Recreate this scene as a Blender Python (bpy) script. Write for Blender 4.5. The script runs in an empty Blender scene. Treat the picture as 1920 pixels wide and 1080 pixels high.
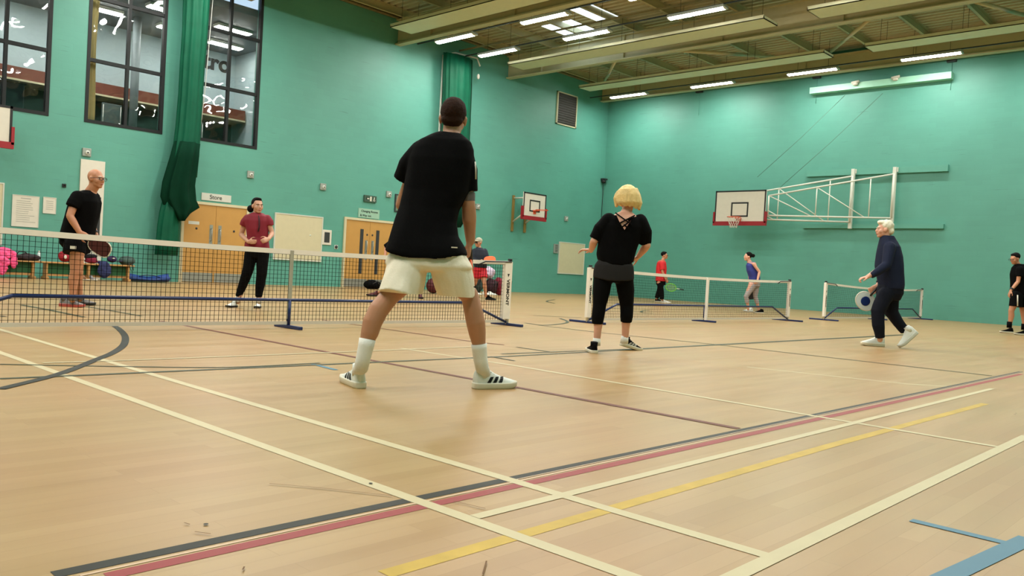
import bpy, bmesh, math, random
from mathutils import Vector, Matrix, noise
from math import sin, cos, pi, radians, sqrt
random.seed(7)
SC = bpy.context.scene
COL = SC.collection

# ------------------------------------------------------------------ camera
EYE = 0.7271; FPX = 1545.86
YAW, PIT, ROL = radians(43.28015), radians(-1.10422), radians(3.19515)
FWD = Vector((-sin(YAW)*cos(PIT), cos(YAW)*cos(PIT), sin(PIT)))
_r = Vector((cos(YAW), sin(YAW), 0)); _u = _r.cross(FWD)
CR = _r*cos(ROL)+_u*sin(ROL); CU = -_r*sin(ROL)+_u*cos(ROL)
HR = Vector((cos(YAW), sin(YAW), 0))       # horizontal, across the view
HF = Vector((-sin(YAW), cos(YAW), 0))      # horizontal, away from the camera
UP = Vector((0, 0, 1))
CAM0 = Vector((0, 0, EYE))
cam = bpy.data.cameras.new('camera'); camo = bpy.data.objects.new('camera', cam); COL.objects.link(camo)
cam.sensor_width = 36; cam.lens = FPX/1920*36; cam.clip_end = 200; cam.clip_start = .03
m = Matrix((CR, CU, -FWD)).transposed().to_4x4(); m.translation = CAM0
camo.matrix_world = m
SC.camera = camo

# ------------------------------------------------------------------ world, view
w = bpy.data.worlds.new('world'); SC.world = w; w.use_nodes = True
w.node_tree.nodes['Background'].inputs[0].default_value = (.55, .7, .9, 1)
w.node_tree.nodes['Background'].inputs[1].default_value = .6
SC.view_settings.view_transform = 'Standard'; SC.view_settings.look = 'None'
SC.view_settings.gamma = 1; SC.view_settings.use_curve_mapping = False
SC.view_settings.exposure = 1.15
try:
    SC.cycles.use_denoising = True
    SC.cycles.max_bounces = 8; SC.cycles.diffuse_bounces = 4; SC.cycles.glossy_bounces = 3
    SC.cycles.transparent_max_bounces = 12; SC.cycles.caustics_reflective = False; SC.cycles.caustics_refractive = False
    SC.cycles.sample_clamp_indirect = 6
except Exception: pass
LAMP_POWER = 44.0      # emission strength of every hall lamp's diffuser
GALLERY_POWER = 19.0

# ------------------------------------------------------------------ where a picture direction meets a plane of the hall
XW, YB, ZT = -20.63, 27.06, 8.62       # left wall, back wall, underside of roof deck
def ray(x, y): return FWD + CR*((x-960)/FPX) - CU*((y-540)/FPX)
def fl(x, y, z=0.0):
    d = ray(x, y); return CAM0 + d*((z-EYE)/d.z)
def wl(x, y, X0=XW):
    d = ray(x, y); return CAM0 + d*(X0/d.x)
def wb(x, y, Y0=YB):
    d = ray(x, y); return CAM0 + d*(Y0/d.y)
def at(x, y, t): return CAM0 + ray(x, y)*t

# ------------------------------------------------------------------ materials
def lin(c):
    return tuple(((v/255)/12.92 if v/255 <= .04045 else ((v/255+.055)/1.055)**2.4) for v in c)
MATS = {}
def mat(name, rgb, rough=.5, metal=0, noise_amt=.06, nscale=8, bump=0, bscale=60, emit=None, estr=0, coat=0, alpha=1, sheen=0, sss=0, spec=.5):
    if name in MATS: return MATS[name]
    M = bpy.data.materials.new(name); M.use_nodes = True; nt = M.node_tree; b = nt.nodes['Principled BSDF']
    b.inputs['Roughness'].default_value = rough; b.inputs['Metallic'].default_value = metal
    b.inputs['Specular IOR Level'].default_value = spec
    c = lin(rgb)
    tc = nt.nodes.new('ShaderNodeTexCoord'); nz = nt.nodes.new('ShaderNodeTexNoise'); nz.inputs['Scale'].default_value = nscale
    nz.inputs['Detail'].default_value = 3
    nt.links.new(tc.outputs['Object'], nz.inputs['Vector'])
    mx = nt.nodes.new('ShaderNodeMix'); mx.data_type = 'RGBA'
    mx.inputs[6].default_value = tuple(v*(1-noise_amt) for v in c)+(1,); mx.inputs[7].default_value = tuple(min(1, v*(1+noise_amt)) for v in c)+(1,)
    nt.links.new(nz.outputs['Fac'], mx.inputs[0]); nt.links.new(mx.outputs[2], b.inputs['Base Color'])
    if bump:
        n2 = nt.nodes.new('ShaderNodeTexNoise'); n2.inputs['Scale'].default_value = bscale
        nt.links.new(tc.outputs['Object'], n2.inputs['Vector'])
        bp = nt.nodes.new('ShaderNodeBump'); bp.inputs['Strength'].default_value = bump; bp.inputs['Distance'].default_value = .01
        nt.links.new(n2.outputs['Fac'], bp.inputs['Height']); nt.links.new(bp.outputs[0], b.inputs['Normal'])
    if emit: b.inputs['Emission Color'].default_value = lin(emit)+(1,); b.inputs['Emission Strength'].default_value = estr
    if coat: b.inputs['Coat Weight'].default_value = coat
    if sheen: b.inputs['Sheen Weight'].default_value = sheen
    if sss: b.inputs['Subsurface Weight'].default_value = sss; b.inputs['Subsurface Radius'].default_value = (.02, .01, .006)
    if alpha < 1: b.inputs['Alpha'].default_value = alpha
    MATS[name] = M
    return M

def wall_mat(name, rgb, axis):
    """painted blockwork: courses 0.225 m high, blocks 0.45 m long; axis 'x' or 'y' runs along the wall"""
    M = bpy.data.materials.new(name); M.use_nodes = True; nt = M.node_tree; L = nt.links; b = nt.nodes['Principled BSDF']
    tc = nt.nodes.new('ShaderNodeTexCoord'); sp = nt.nodes.new('ShaderNodeSeparateXYZ'); cb = nt.nodes.new('ShaderNodeCombineXYZ')
    L.new(tc.outputs['Object'], sp.inputs[0]); L.new(sp.outputs['X' if axis == 'x' else 'Y'], cb.inputs['X']); L.new(sp.outputs['Z'], cb.inputs['Y'])
    br = nt.nodes.new('ShaderNodeTexBrick'); L.new(cb.outputs[0], br.inputs['Vector'])
    br.inputs['Scale'].default_value = 1; br.inputs['Brick Width'].default_value = .45; br.inputs['Row Height'].default_value = .15
    br.inputs['Mortar Size'].default_value = .005; br.inputs['Mortar Smooth'].default_value = .6
    c = lin(rgb)
    br.inputs['Color1'].default_value = tuple(v*.975 for v in c)+(1,); br.inputs['Color2'].default_value = tuple(min(1, v*1.02) for v in c)+(1,)
    br.inputs['Mortar'].default_value = tuple(v*.965 for v in c)+(1,)
    nz = nt.nodes.new('ShaderNodeTexNoise'); nz.inputs['Scale'].default_value = .8; nz.inputs['Detail'].default_value = 6; L.new(tc.outputs['Object'], nz.inputs['Vector'])
    rp = nt.nodes.new('ShaderNodeMapRange'); rp.inputs['From Min'].default_value = .3; rp.inputs['From Max'].default_value = .75
    rp.inputs['To Min'].default_value = .93; rp.inputs['To Max'].default_value = 1.04; L.new(nz.outputs['Fac'], rp.inputs['Value'])
    # scattered grey scuffs drawn out along the courses
    mp = nt.nodes.new('ShaderNodeMapping'); mp.inputs['Scale'].default_value = (1.3, 1.3, 26); L.new(tc.outputs['Object'], mp.inputs['Vector'])
    n2 = nt.nodes.new('ShaderNodeTexNoise'); n2.inputs['Scale'].default_value = 1; n2.inputs['Detail'].default_value = 2; L.new(mp.outputs[0], n2.inputs['Vector'])
    r2 = nt.nodes.new('ShaderNodeMapRange'); r2.inputs['From Min'].default_value = .70; r2.inputs['From Max'].default_value = .78
    r2.inputs['To Min'].default_value = 1; r2.inputs['To Max'].default_value = .72; L.new(n2.outputs['Fac'], r2.inputs['Value'])
    mu = nt.nodes.new('ShaderNodeMath'); mu.operation = 'MULTIPLY'; L.new(rp.outputs[0], mu.inputs[0]); L.new(r2.outputs[0], mu.inputs[1])
    vm = nt.nodes.new('ShaderNodeVectorMath'); vm.operation = 'SCALE'; L.new(br.outputs['Color'], vm.inputs[0]); L.new(mu.outputs[0], vm.inputs['Scale'])
    L.new(vm.outputs[0], b.inputs['Base Color'])
    bp = nt.nodes.new('ShaderNodeBump'); bp.inputs['Strength'].default_value = .15; bp.inputs['Distance'].default_value = .006; bp.invert = True
    L.new(br.outputs['Fac'], bp.inputs['Height']); L.new(bp.outputs[0], b.inputs['Normal'])
    b.inputs['Roughness'].default_value = .5
    MATS[name] = M; return M

def floor_mat():
    M = bpy.data.materials.new('sprung_maple_floor'); M.use_nodes = True; nt = M.node_tree; L = nt.links; b = nt.nodes['Principled BSDF']
    tc = nt.nodes.new('ShaderNodeTexCoord')
    mp = nt.nodes.new('ShaderNodeMapping'); mp.inputs['Rotation'].default_value = (0, 0, radians(90)); L.new(tc.outputs['Object'], mp.inputs['Vector'])
    br = nt.nodes.new('ShaderNodeTexBrick'); L.new(mp.outputs[0], br.inputs['Vector'])
    br.inputs['Scale'].default_value = 1; br.inputs['Brick Width'].default_value = 1.1; br.inputs['Row Height'].default_value = .068
    br.inputs['Mortar Size'].default_value = .0006; br.offset = .37; br.inputs['Bias'].default_value = -.1
    br.inputs['Color1'].default_value = lin((176, 146, 104))+(1,); br.inputs['Color2'].default_value = lin((167, 136, 93))+(1,)
    br.inputs['Mortar'].default_value = lin((153, 124, 82))+(1,)
    # grain and broad tone changes between boards
    m2 = nt.nodes.new('ShaderNodeMapping'); m2.inputs['Scale'].default_value = (7, .7, 1); L.new(tc.outputs['Object'], m2.inputs['Vector'])
    nz = nt.nodes.new('ShaderNodeTexNoise'); nz.inputs['Scale'].default_value = 1; nz.inputs['Detail'].default_value = 5; nz.inputs['Roughness'].default_value = .6; L.new(m2.outputs[0], nz.inputs['Vector'])
    n3 = nt.nodes.new('ShaderNodeTexNoise'); n3.inputs['Scale'].default_value = .9; n3.inputs['Detail'].default_value = 3; L.new(tc.outputs['Object'], n3.inputs['Vector'])
    mx = nt.nodes.new('ShaderNodeMix'); mx.data_type = 'RGBA'; mx.blend_type = 'MULTIPLY'; mx.inputs[0].default_value = 1
    cr = nt.nodes.new('ShaderNodeValToRGB'); cr.color_ramp.elements[0].position = .3; cr.color_ramp.elements[1].position = .7
    cr.color_ramp.elements[0].color = (.86, .81, .72, 1); cr.color_ramp.elements[1].color = (1.0, 1.0, 1.0, 1)
    L.new(nz.outputs['Fac'], cr.inputs['Fac']); L.new(br.outputs['Color'], mx.inputs[6]); L.new(cr.outputs[0], mx.inputs[7])
    m4 = nt.nodes.new('ShaderNodeMix'); m4.data_type = 'RGBA'; m4.blend_type = 'MULTIPLY'; m4.inputs[0].default_value = 1
    c4 = nt.nodes.new('ShaderNodeValToRGB'); c4.color_ramp.elements[0].position = .35; c4.color_ramp.elements[1].position = .65
    c4.color_ramp.elements[0].color = (1.0, .94, .90, 1); c4.color_ramp.elements[1].color = (.97, 1.0, .93, 1)
    L.new(n3.outputs['Fac'], c4.inputs['Fac']); L.new(mx.outputs[2], m4.inputs[6]); L.new(c4.outputs[0], m4.inputs[7])
    L.new(m4.outputs[2], b.inputs['Base Color'])
    rr = nt.nodes.new('ShaderNodeMapRange'); rr.inputs['To Min'].default_value = .30; rr.inputs['To Max'].default_value = .44; L.new(nz.outputs['Fac'], rr.inputs['Value'])
    L.new(rr.outputs[0], b.inputs['Roughness'])
    b.inputs['Specular IOR Level'].default_value = .42
    bp = nt.nodes.new('ShaderNodeBump'); bp.inputs['Strength'].default_value = .05; bp.inputs['Distance'].default_value = .004
    n5 = nt.nodes.new('ShaderNodeTexNoise'); n5.inputs['Scale'].default_value = 3; L.new(tc.outputs['Object'], n5.inputs['Vector'])
    L.new(n5.outputs['Fac'], bp.inputs['Height']); L.new(bp.outputs[0], b.inputs['Normal'])
    MATS['floor'] = M; return M

# ------------------------------------------------------------------ mesh helpers
def link(name, me, parent=None):
    o = bpy.data.objects.new(name, me); COL.objects.link(o)
    if parent: o.parent = parent
    return o
def tag(o, label=None, cat=None, group=None, kind=None):
    if label: o['label'] = label
    if cat: o['category'] = cat
    if group: o['group'] = group
    if kind: o['kind'] = kind
    return o
def empty(name, loc=(0, 0, 0), label=None, cat=None, group=None, rotz=0):
    o = bpy.data.objects.new(name, None); COL.objects.link(o); o.location = loc; o.rotation_euler = (0, 0, rotz)
    o.empty_display_size = .1
    tag(o, label, cat, group)
    return o
class MB:
    """collects shapes (world or local coordinates) and links them as one mesh object"""
    def __init__(s): s.v = []; s.f = []; s.mi = []; s.sm = []
    def add(s, vs, fs, mi=0, smooth=False):
        n = len(s.v); s.v += [tuple(v) for v in vs]; s.f += [tuple(i+n for i in f) for f in fs]; s.mi += [mi]*len(fs); s.sm += [smooth]*len(fs); return s
    def box(s, a, b, mi=0):
        x0, y0, z0 = (min(a[i], b[i]) for i in range(3)); x1, y1, z1 = (max(a[i], b[i]) for i in range(3))
        vs = [(x0, y0, z0), (x1, y0, z0), (x1, y1, z0), (x0, y1, z0), (x0, y0, z1), (x1, y0, z1), (x1, y1, z1), (x0, y1, z1)]
        return s.add(vs, [(0, 3, 2, 1), (4, 5, 6, 7), (0, 1, 5, 4), (1, 2, 6, 5), (2, 3, 7, 6), (3, 0, 4, 7)], mi)
    def obox(s, c, ax, ay, az, mi=0):
        c = Vector(c); vs = [c+ax*i+ay*j+az*k for k in (-1, 1) for i, j in ((-1, -1), (1, -1), (1, 1), (-1, 1))]
        fs = [(0, 3, 2, 1), (4, 5, 6, 7), (0, 1, 5, 4), (1, 2, 6, 5), (2, 3, 7, 6), (3, 0, 4, 7)]
        if ax.cross(ay).dot(az) < 0: fs = [f[::-1] for f in fs]
        return s.add(vs, fs, mi)
    def quad(s, a, b, c, d, mi=0): return s.add([a, b, c, d], [(0, 1, 2, 3)], mi)
    def tube(s, pts, r, n=8, mi=0, cap=True, smooth=True, r2=None):
        pts = [Vector(p) for p in pts]; k = len(pts); vs = []; prev = None
        for i, p in enumerate(pts):
            t = (pts[min(i+1, k-1)]-pts[max(i-1, 0)]).normalized()
            if prev is None: a = t.orthogonal().normalized()
            else:
                a = prev-t*prev.dot(t); a.normalize()
            prev = a; b = t.cross(a)
            rr = r[i] if isinstance(r, (list, tuple)) else r
            for j in range(n): th = 2*pi*j/n; vs.append(p+a*(rr*cos(th))+b*(rr*sin(th)))
        fs = [(i*n+j, i*n+(j+1) % n, (i+1)*n+(j+1) % n, (i+1)*n+j) for i in range(k-1) for j in range(n)]
        if cap: fs += [tuple(range(n-1, -1, -1)), tuple((k-1)*n+j for j in range(n))]
        return s.add(vs, fs, mi, smooth)
    def rings(s, rs, mi=0, smooth=True, cap=True):
        """rs: list of closed loops (same length)"""
        n = len(rs[0]); vs = [v for r in rs for v in r]
        fs = [(i*n+j, i*n+(j+1) % n, (i+1)*n+(j+1) % n, (i+1)*n+j) for i in range(len(rs)-1) for j in range(n)]
        if cap: fs += [tuple(range(n-1, -1, -1)), tuple((len(rs)-1)*n+j for j in range(n))]
        return s.add(vs, fs, mi, smooth)
    def ell(s, c, rx, ry, rz, ax=Vector((1, 0, 0)), ay=Vector((0, 1, 0)), az=UP, n=12, k=8, mi=0):
        c = Vector(c); vs = [c-az*rz]; fs = []
        for i in range(1, k):
            ph = -pi/2+pi*i/k
            for j in range(n): th = 2*pi*j/n; vs.append(c+ax*(rx*cos(ph)*cos(th))+ay*(ry*cos(ph)*sin(th))+az*(rz*sin(ph)))
        vs.append(c+az*rz); top = len(vs)-1
        for j in range(n): fs.append((0, 1+(j+1) % n, 1+j)); fs.append((top, top-n+j, top-n+(j+1) % n))
        for i in range(k-2):
            for j in range(n): a = 1+i*n; fs.append((a+j, a+(j+1) % n, a+n+(j+1) % n, a+n+j))
        if ax.cross(ay).dot(az) < 0: fs = [f[::-1] for f in fs]
        return s.add(vs, fs, mi, True)
    def torus(s, c, R, r, ax, ay, n=24, k=6, mi=0, R2=None):
        c = Vector(c); az = ax.cross(ay).normalized(); R2 = R2 or R; vs = []
        for i in range(n):
            th = 2*pi*i/n; p = c+ax*(R*cos(th))+ay*(R2*sin(th)); d = (ax*cos(th)+ay*sin(th)).normalized()
            for j in range(k): ph = 2*pi*j/k; vs.append(p+d*(r*cos(ph))+az*(r*sin(ph)))
        fs = [(i*k+j, ((i+1) % n)*k+j, ((i+1) % n)*k+(j+1) % k, i*k+(j+1) % k) for i in range(n) for j in range(k)]
        return s.add(vs, fs, mi, True)
    def build(s, name, mats, parent=None, bevel=0):
        me = bpy.data.meshes.new(name)
        off = parent
        while off is not None and off.parent: off = off.parent
        off = off.location if off is not None else None
        vs = s.v
        if off is not None and off.length > 0 and not getattr(s, 'local', False): vs = [(v[0]-off.x, v[1]-off.y, v[2]-off.z) for v in s.v]
        me.from_pydata(vs, [], s.f)
        for m_ in (mats if isinstance(mats, (list, tuple)) else [mats]): me.materials.append(m_)
        for p, mi, sm in zip(me.polygons, s.mi, s.sm): p.material_index = mi; p.use_smooth = sm
        me.update()
        o = link(name, me, parent)
        if bevel:
            b = o.modifiers.new('bevel', 'BEVEL'); b.width = bevel; b.segments = 2; b.limit_method = 'ANGLE'
        return o
def text_mesh(name, txt, size, loc, xdir, ydir, m_, parent=None, depth=.002, align='CENTER', bold=0):
    c = bpy.data.curves.new('lettering', 'FONT'); c.body = txt; c.size = size; c.align_x = align; c.align_y = 'CENTER'; c.extrude = depth; c.offset = bold
    o = bpy.data.objects.new('lettering', c); COL.objects.link(o)
    bpy.context.view_layer.update()
    me = bpy.data.meshes.new_from_object(o.evaluated_get(bpy.context.evaluated_depsgraph_get()))
    bpy.data.objects.remove(o); bpy.data.curves.remove(c)
    x = Vector(xdir).normalized(); y = Vector(ydir).normalized(); z = x.cross(y)
    mt = Matrix((x, y, z)).transposed().to_4x4(); loc = Vector(loc)
    if parent is not None: loc = loc-parent.location
    mt.translation = loc; me.transform(mt); me.materials.clear(); me.materials.append(m_)
    return link(name, me, parent)
def copy_tree(o, parent=None):
    c = o.copy(); COL.objects.link(c); c.parent = parent
    for ch in [x for x in o.children]: copy_tree(ch, c)
    return c

# ------------------------------------------------------------------ shared materials
M_wallL = wall_mat('turquoise_blockwork_side', (90, 160, 144), 'y')
M_wallB = wall_mat('turquoise_blockwork_end', (90, 160, 144), 'x')
M_teal = mat('turquoise_paint', (90, 160, 143), .45)
M_floor = floor_mat()
M_deck = mat('roof_deck_grey', (196, 190, 160), .6)
M_steel = mat('cream_steel', (190, 184, 144), .5)
M_steel2 = mat('tan_steel', (140, 130, 92), .5)
M_panel = mat('radiant_panel_cream', (222, 222, 186), .45)
M_white = mat('white_paint', (218, 214, 200), .5)
M_whiteg = mat('white_gloss_metal', (216, 218, 206), .35)
M_cream = mat('cream_board', (206, 198, 164), .5)
M_black = mat('black_paint', (24, 24, 26), .5)
M_dark = mat('dark_grey_plastic', (45, 48, 50), .5)
M_grey = mat('grey_plastic', (150, 158, 150), .5)
M_greyl = mat('light_grey_plastic', (205, 208, 198), .5)
M_red = mat('red_padding', (150, 22, 34), .5)
M_orange = mat('orange_steel', (214, 84, 44), .4)
M_navy = mat('navy_steel', (24, 44, 96), .35)
M_wood = mat('bench_wood', (186, 140, 84), .45, noise_amt=.14, nscale=14)
M_door = mat('oak_veneer', (192, 146, 78), .4, noise_amt=.08, nscale=5)
M_alu = mat('brushed_aluminium', (170, 172, 165), .35, metal=.7)
M_curt = mat('green_curtain_net', (6, 84, 60), .6, noise_amt=.25, nscale=3, spec=.2)
M_curtd = mat('shaded_green_curtain', (4, 46, 30), .85, noise_amt=.25, nscale=4, spec=.1)  # darker copy of the curtain green, shading of the bundle put into the colour
M_frame = mat('window_frame_dark', (26, 30, 31), .5, spec=.3)

# ------------------------------------------------------------------ floor with its court lines
LN = {'cream': mat('line_cream', (196, 184, 148), .45, spec=.25), 'black': mat('line_black', (36, 38, 32), .5, spec=.25), 'red': mat('line_red', (148, 62, 62), .5, spec=.25),
      'yellow': mat('line_yellow', (190, 158, 62), .45, noise_amt=.28, nscale=9, spec=.25), 'blue': mat('line_blue', (78, 122, 144), .45, spec=.25), 'redthin': mat('line_brick_red', (104, 50, 34), .5, spec=.25),
      'green': mat('line_dark_green', (62, 70, 50), .5, spec=.25), 'pink': mat('line_pale_edge', (206, 176, 146), .45, spec=.25), 'scuff': mat('scuff_brown', (110, 78, 46), .6, spec=.2)}
fm = MB(); fm.quad((XW-.2, -7.2, 0), (3.2, -7.2, 0), (3.2, YB+.2, 0), (XW-.2, YB+.2, 0), 0)
lm = [M_floor]+list(LN.values()); LI = {k: i+1 for i, k in enumerate(LN)}
_lz = [.0006]
def strip(pts, width, colr, arc=False, z=None):
    pts = [p if isinstance(p, Vector) else fl(*p) for p in pts]
    if arc:  # Catmull-Rom through the points
        q = []
        P = [pts[0]*2-pts[1]]+pts+[pts[-1]*2-pts[-2]]
        for i in range(1, len(P)-2):
            for k in range(8):
                t = k/8; q.append(.5*((2*P[i])+(P[i+1]-P[i-1])*t+(2*P[i-1]-5*P[i]+4*P[i+1]-P[i+2])*t*t+(3*P[i]-3*P[i+1]+P[i+2]-P[i-1])*t**3))
        q.append(pts[-1]); pts = q
    if z is None: _lz[0] += .00012; z = _lz[0]
    vs = []; n = len(pts)
    for i, p in enumerate(pts):
        t = (pts[min(i+1, n-1)]-pts[max(i-1, 0)]); t.z = 0; t.normalize(); s = Vector((-t.y, t.x, 0))*(width/2)
        vs += [(p.x+s.x, p.y+s.y, z), (p.x-s.x, p.y-s.y, z)]
    fs = [(2*i, 2*i+1, 2*i+3, 2*i+2) for i in range(n-1)]
    fm.add(vs, fs, LI[colr])
bx = -1.95
strip([(721, 1077), (1562, 834), (1847, 757)], .052, 'yellow')
strip([(200, 1081), (1915, 701.5)], .045, 'red')
strip([(100, 1078), (1915, 697)], .044, 'black')
strip([(960, 901), (1915, 697.3)], .006, 'pink')
strip([(150, 1080), (1915, 699)], .010, 'pink')
strip([(-20, 654), (1210, 1091)], .05, 'cream')
strip([(-20, 612), (1447, 1045)], .05, 'cream')
strip([(750, 653), (960, 685), (1870, 838)], .045, 'cream')
strip([(890, 970), (1860, 729)], .042, 'cream')
strip([(1350, 1094), (1925, 818)], .05, 'cream')
strip([(1700, 1118), (1930, 1010)], .06, 'blue')
strip([(1708, 976), (1895, 1021)], .04, 'blue')
strip([(587, 683), (630, 694)], .04, 'blue')
strip([(300, 602), (1385, 804)], .05, 'redthin')
strip([(604, 600), (880, 640), (945, 647)], .035, 'redthin')
strip([(0, 710.5), (180, 703), (960, 668), (1290, 650), (1700, 628)], .045, 'green')
strip([(0, 683.5), (250, 688), (430, 689), (600, 681)], .03, 'green', arc=True)
strip([(940, 664), (1200, 654), (1440, 641), (1720, 626)], .035, 'green')
strip([(80, 681), (240, 676), (500, 666), (900, 650)], .035, 'cream')
strip([(1010, 610), (1125, 624), (1330, 645), (1860, 705)], .035, 'green')
strip([(968, 651), (1030, 660)], .03, 'green'); strip([(920, 669), (965, 677)], .03, 'green')
strip([(1400, 688), (1700, 720), (1815, 727)], .04, 'cream', z=.0007)
strip([(185, 604), (215, 612), (233, 628), (233, 645), (215, 660), (180, 675), (110, 702), (0, 730)], .055, 'black', arc=True)
strip([(0, 593), (10, 594)], .06, 'black')
strip([(40, 572), (90, 581), (158, 595)], .05, 'green'); strip([(160, 575), (215, 584), (265, 593)], .04, 'green')
strip([(985, 606), (1020, 610), (1055, 607), (1064, 603), (1050, 597)], .05, 'green', arc=True)
strip([(1040, 562), (1028, 564), (1026, 566), (1040, 569)], .06, 'green', arc=True)
strip([(1220, 582), (1205, 583), (1204, 586), (1225, 588)], .06, 'green', arc=True)
strip([(1000, 575), (1095, 578)], .05, 'cream'); strip([(1000, 592), (1090, 596)], .05, 'green')
for a in ([(505, 909), (600, 917), (735, 932)], [(850, 942), (910, 956)], [(345, 983), (356, 986)], [(365, 1000), (395, 1004)], [(905, 1080), (912, 1055)], [(455, 1072), (458, 1066)]):
    strip(a, .004, 'scuff')
for x, y in ((695, 908), (386, 985), (1903, 778), (1510, 665), (1905, 776)):
    p = fl(x, y); fm.add([(p.x+.007*cos(a), p.y+.007*sin(a), .004) for a in [i*pi/4 for i in range(8)]], [tuple(range(8))], LI['black'])
tag(fm.build('floor', lm), 'pale maple sports hall floor with crossing court lines', kind='structure')

# ------------------------------------------------------------------ walls
WINS = [(4.47, 6.30), (7.06, 8.89), (9.65, 11.48)]; WZ0, WZ1 = 3.67, 8.12
ZW = 9.0
wm = MB(); ys = [-7.0]+[v for w_ in WINS for v in w_]+[YB+.3]
for i in range(0, len(ys), 2): wm.box((XW-.3, ys[i], -.05), (XW, ys[i+1], ZW))
for a, b in WINS: wm.box((XW-.3, a, -.05), (XW, b, WZ0)); wm.box((XW-.3, a, WZ1), (XW, b, ZW))
tag(wm.build('wall_left', M_wallL), 'turquoise painted block side wall with tall windows', kind='structure')
tag(MB().box((XW-.0, YB, -.05), (3.2, YB+.3, ZW)).build('wall_back', M_wallB), 'turquoise painted block end wall', kind='structure')
tag(MB().box((2.8, -7.0, -.05), (3.1, YB, ZW)).build('wall_right', M_wallL), 'turquoise painted block side wall', kind='structure')
tag(MB().box((XW, -7.3, -.05), (3.1, -7.0, ZW)).build('wall_front', M_wallB), 'turquoise painted block end wall', kind='structure')

# ------------------------------------------------------------------ roof: ribbed deck, purlins, beams, eaves
dk = MB(); n = 190; x0 = XW-.3
# skylight openings (X0, X1, Y0, Y1)
SKY = [(-15.95, -15.15, 18.75, 20.15), (-17.75, -16.55, 19.55, 21.0)]
ribs = []
y = -7.3; k = 0
prof = []
while y < YB+.3: prof += [(y, 0), (y+.10, 0), (y+.125, .08), (y+.225, .08)]; y += .25
def inside(xa, xb, ya, yb): return any(xa < s[1]-.01 and xb > s[0]+.01 and ya < s[3]-.01 and yb > s[2]+.01 for s in SKY)
xs = sorted(set([x0, 3.2]+[v for s in SKY for v in s[:2]]))
for i in range(len(prof)-1):
    (ya, za), (yb, zb) = prof[i], prof[i+1]
    for xa, xb in zip(xs, xs[1:]):
        if inside(xa, xb, ya, yb): continue
        dk.quad((xa, ya, ZT+za), (xa, yb, ZT+zb), (xb, yb, ZT+zb), (xb, ya, ZT+za))
tag(dk.build('ceiling', M_deck), 'ribbed metal roof deck above the beams', kind='structure')
M_sky = mat('skylight_panel', (210, 228, 245), .4, emit=(205, 226, 250), estr=1.6)
for i, s in enumerate(SKY):
    o = empty('skylight', ((s[0]+s[1])/2, (s[2]+s[3])/2, ZT), ['pale blue lit rooflight between the first and second lamp rows', 'pale blue rooflight beyond the second lamp row, crossed by purlins'][i], 'rooflight')
    MB().box((s[0], s[2], ZT-.03), (s[1], s[3], ZT-.01)).build('rooflight_pane', M_sky, o)
    q = MB(); t = .03
    q.box((s[0]-t, s[2]-t, ZT-.04), (s[0], s[3]+t, ZT+.12)); q.box((s[1], s[2]-t, ZT-.02), (s[1]+t, s[3]+t, ZT+.12))
    q.box((s[0]-t, s[2]-t, ZT-.02), (s[1]+t, s[2], ZT+.12)); q.box((s[0]-t, s[3], ZT-.02), (s[1]+t, s[3]+t, ZT+.12)); q.build('kerb_frame', M_steel, o)
# purlins (Y-direction channels under the deck)
def purlin(x):
    q = MB(); q.box((x-.045, -7, ZT-.24), (x-.035, YB, ZT-.001)); q.box((x-.045, -7, ZT-.24), (x+.045, YB, ZT-.23)); q.box((x-.045, -7, ZT-.011), (x+.045, YB, ZT-.001))
    return q
for i, x in enumerate([-20.3+1.72*j for j in range(13)]):
    tag(purlin(x).build('roof_purlin', M_steel), 'thin tan roof purlin running lengthwise under the ribbed deck', 'purlin', 'roof purlins under the deck')
# main beams (X-direction, I-section)
BEAMS = [5.9, 11.0, 16.1, 21.1, 26.6]
for y, bl_ in zip(BEAMS, ('tan steel roof beam over the near courts', 'tan steel roof beam over the nearest net', 'deep tan steel roof beam just beyond the nearest heating panels', 'deep tan steel roof beam just beyond the middle heating panels', 'deep tan steel roof beam close to the end wall')):
    zl = 7.79 if y > 26 else 7.58
    q = MB(); q.box((XW, y-.012, zl+.04), (2.79, y+.012, 8.34)); q.box((XW, y-.11, zl), (2.79, y+.11, zl+.04)); q.box((XW, y-.11, 8.34), (2.79, y+.11, 8.375))
    for x in [-19.0+3.44*j for j in range(7)]: q.box((x-.006, y-.10, zl+.04), (x+.006, y+.10, 8.34))
    tag(q.build('roof_beam', M_steel), bl_, 'beam', 'main roof beams')
# eaves channel along the left wall
tag(MB().box((XW+.002, -7, 8.38), (XW+.12, YB-.01, 8.42)).box((XW+.002, -7, 8.38), (XW+.02, YB-.01, ZT-.01)).build('eaves_angle', M_steel2), 'steel eaves angle running along the top of the side wall', 'steel angle')
# roof bracing
for (a, b), bl_ in zip((((1155, 112), (1132, 155)), ((1633, 34), (1559, 96)), ((1265, 94), (1450, 106)), ((1830, 3), (1920, 28))), ('short roof brace nearest the hall corner', 'sloping roof brace by the gap between the far heating panels', 'long shallow roof brace above the far heating panel', 'shallow roof brace nearest the upper right picture corner')):
    p = fl(*a, 7.75); q_ = fl(*b, 8.3); 
    tag(MB().tube([p, q_], .055, 10).build('roof_brace', M_steel), bl_, 'brace', 'roof braces between the beams')
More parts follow.
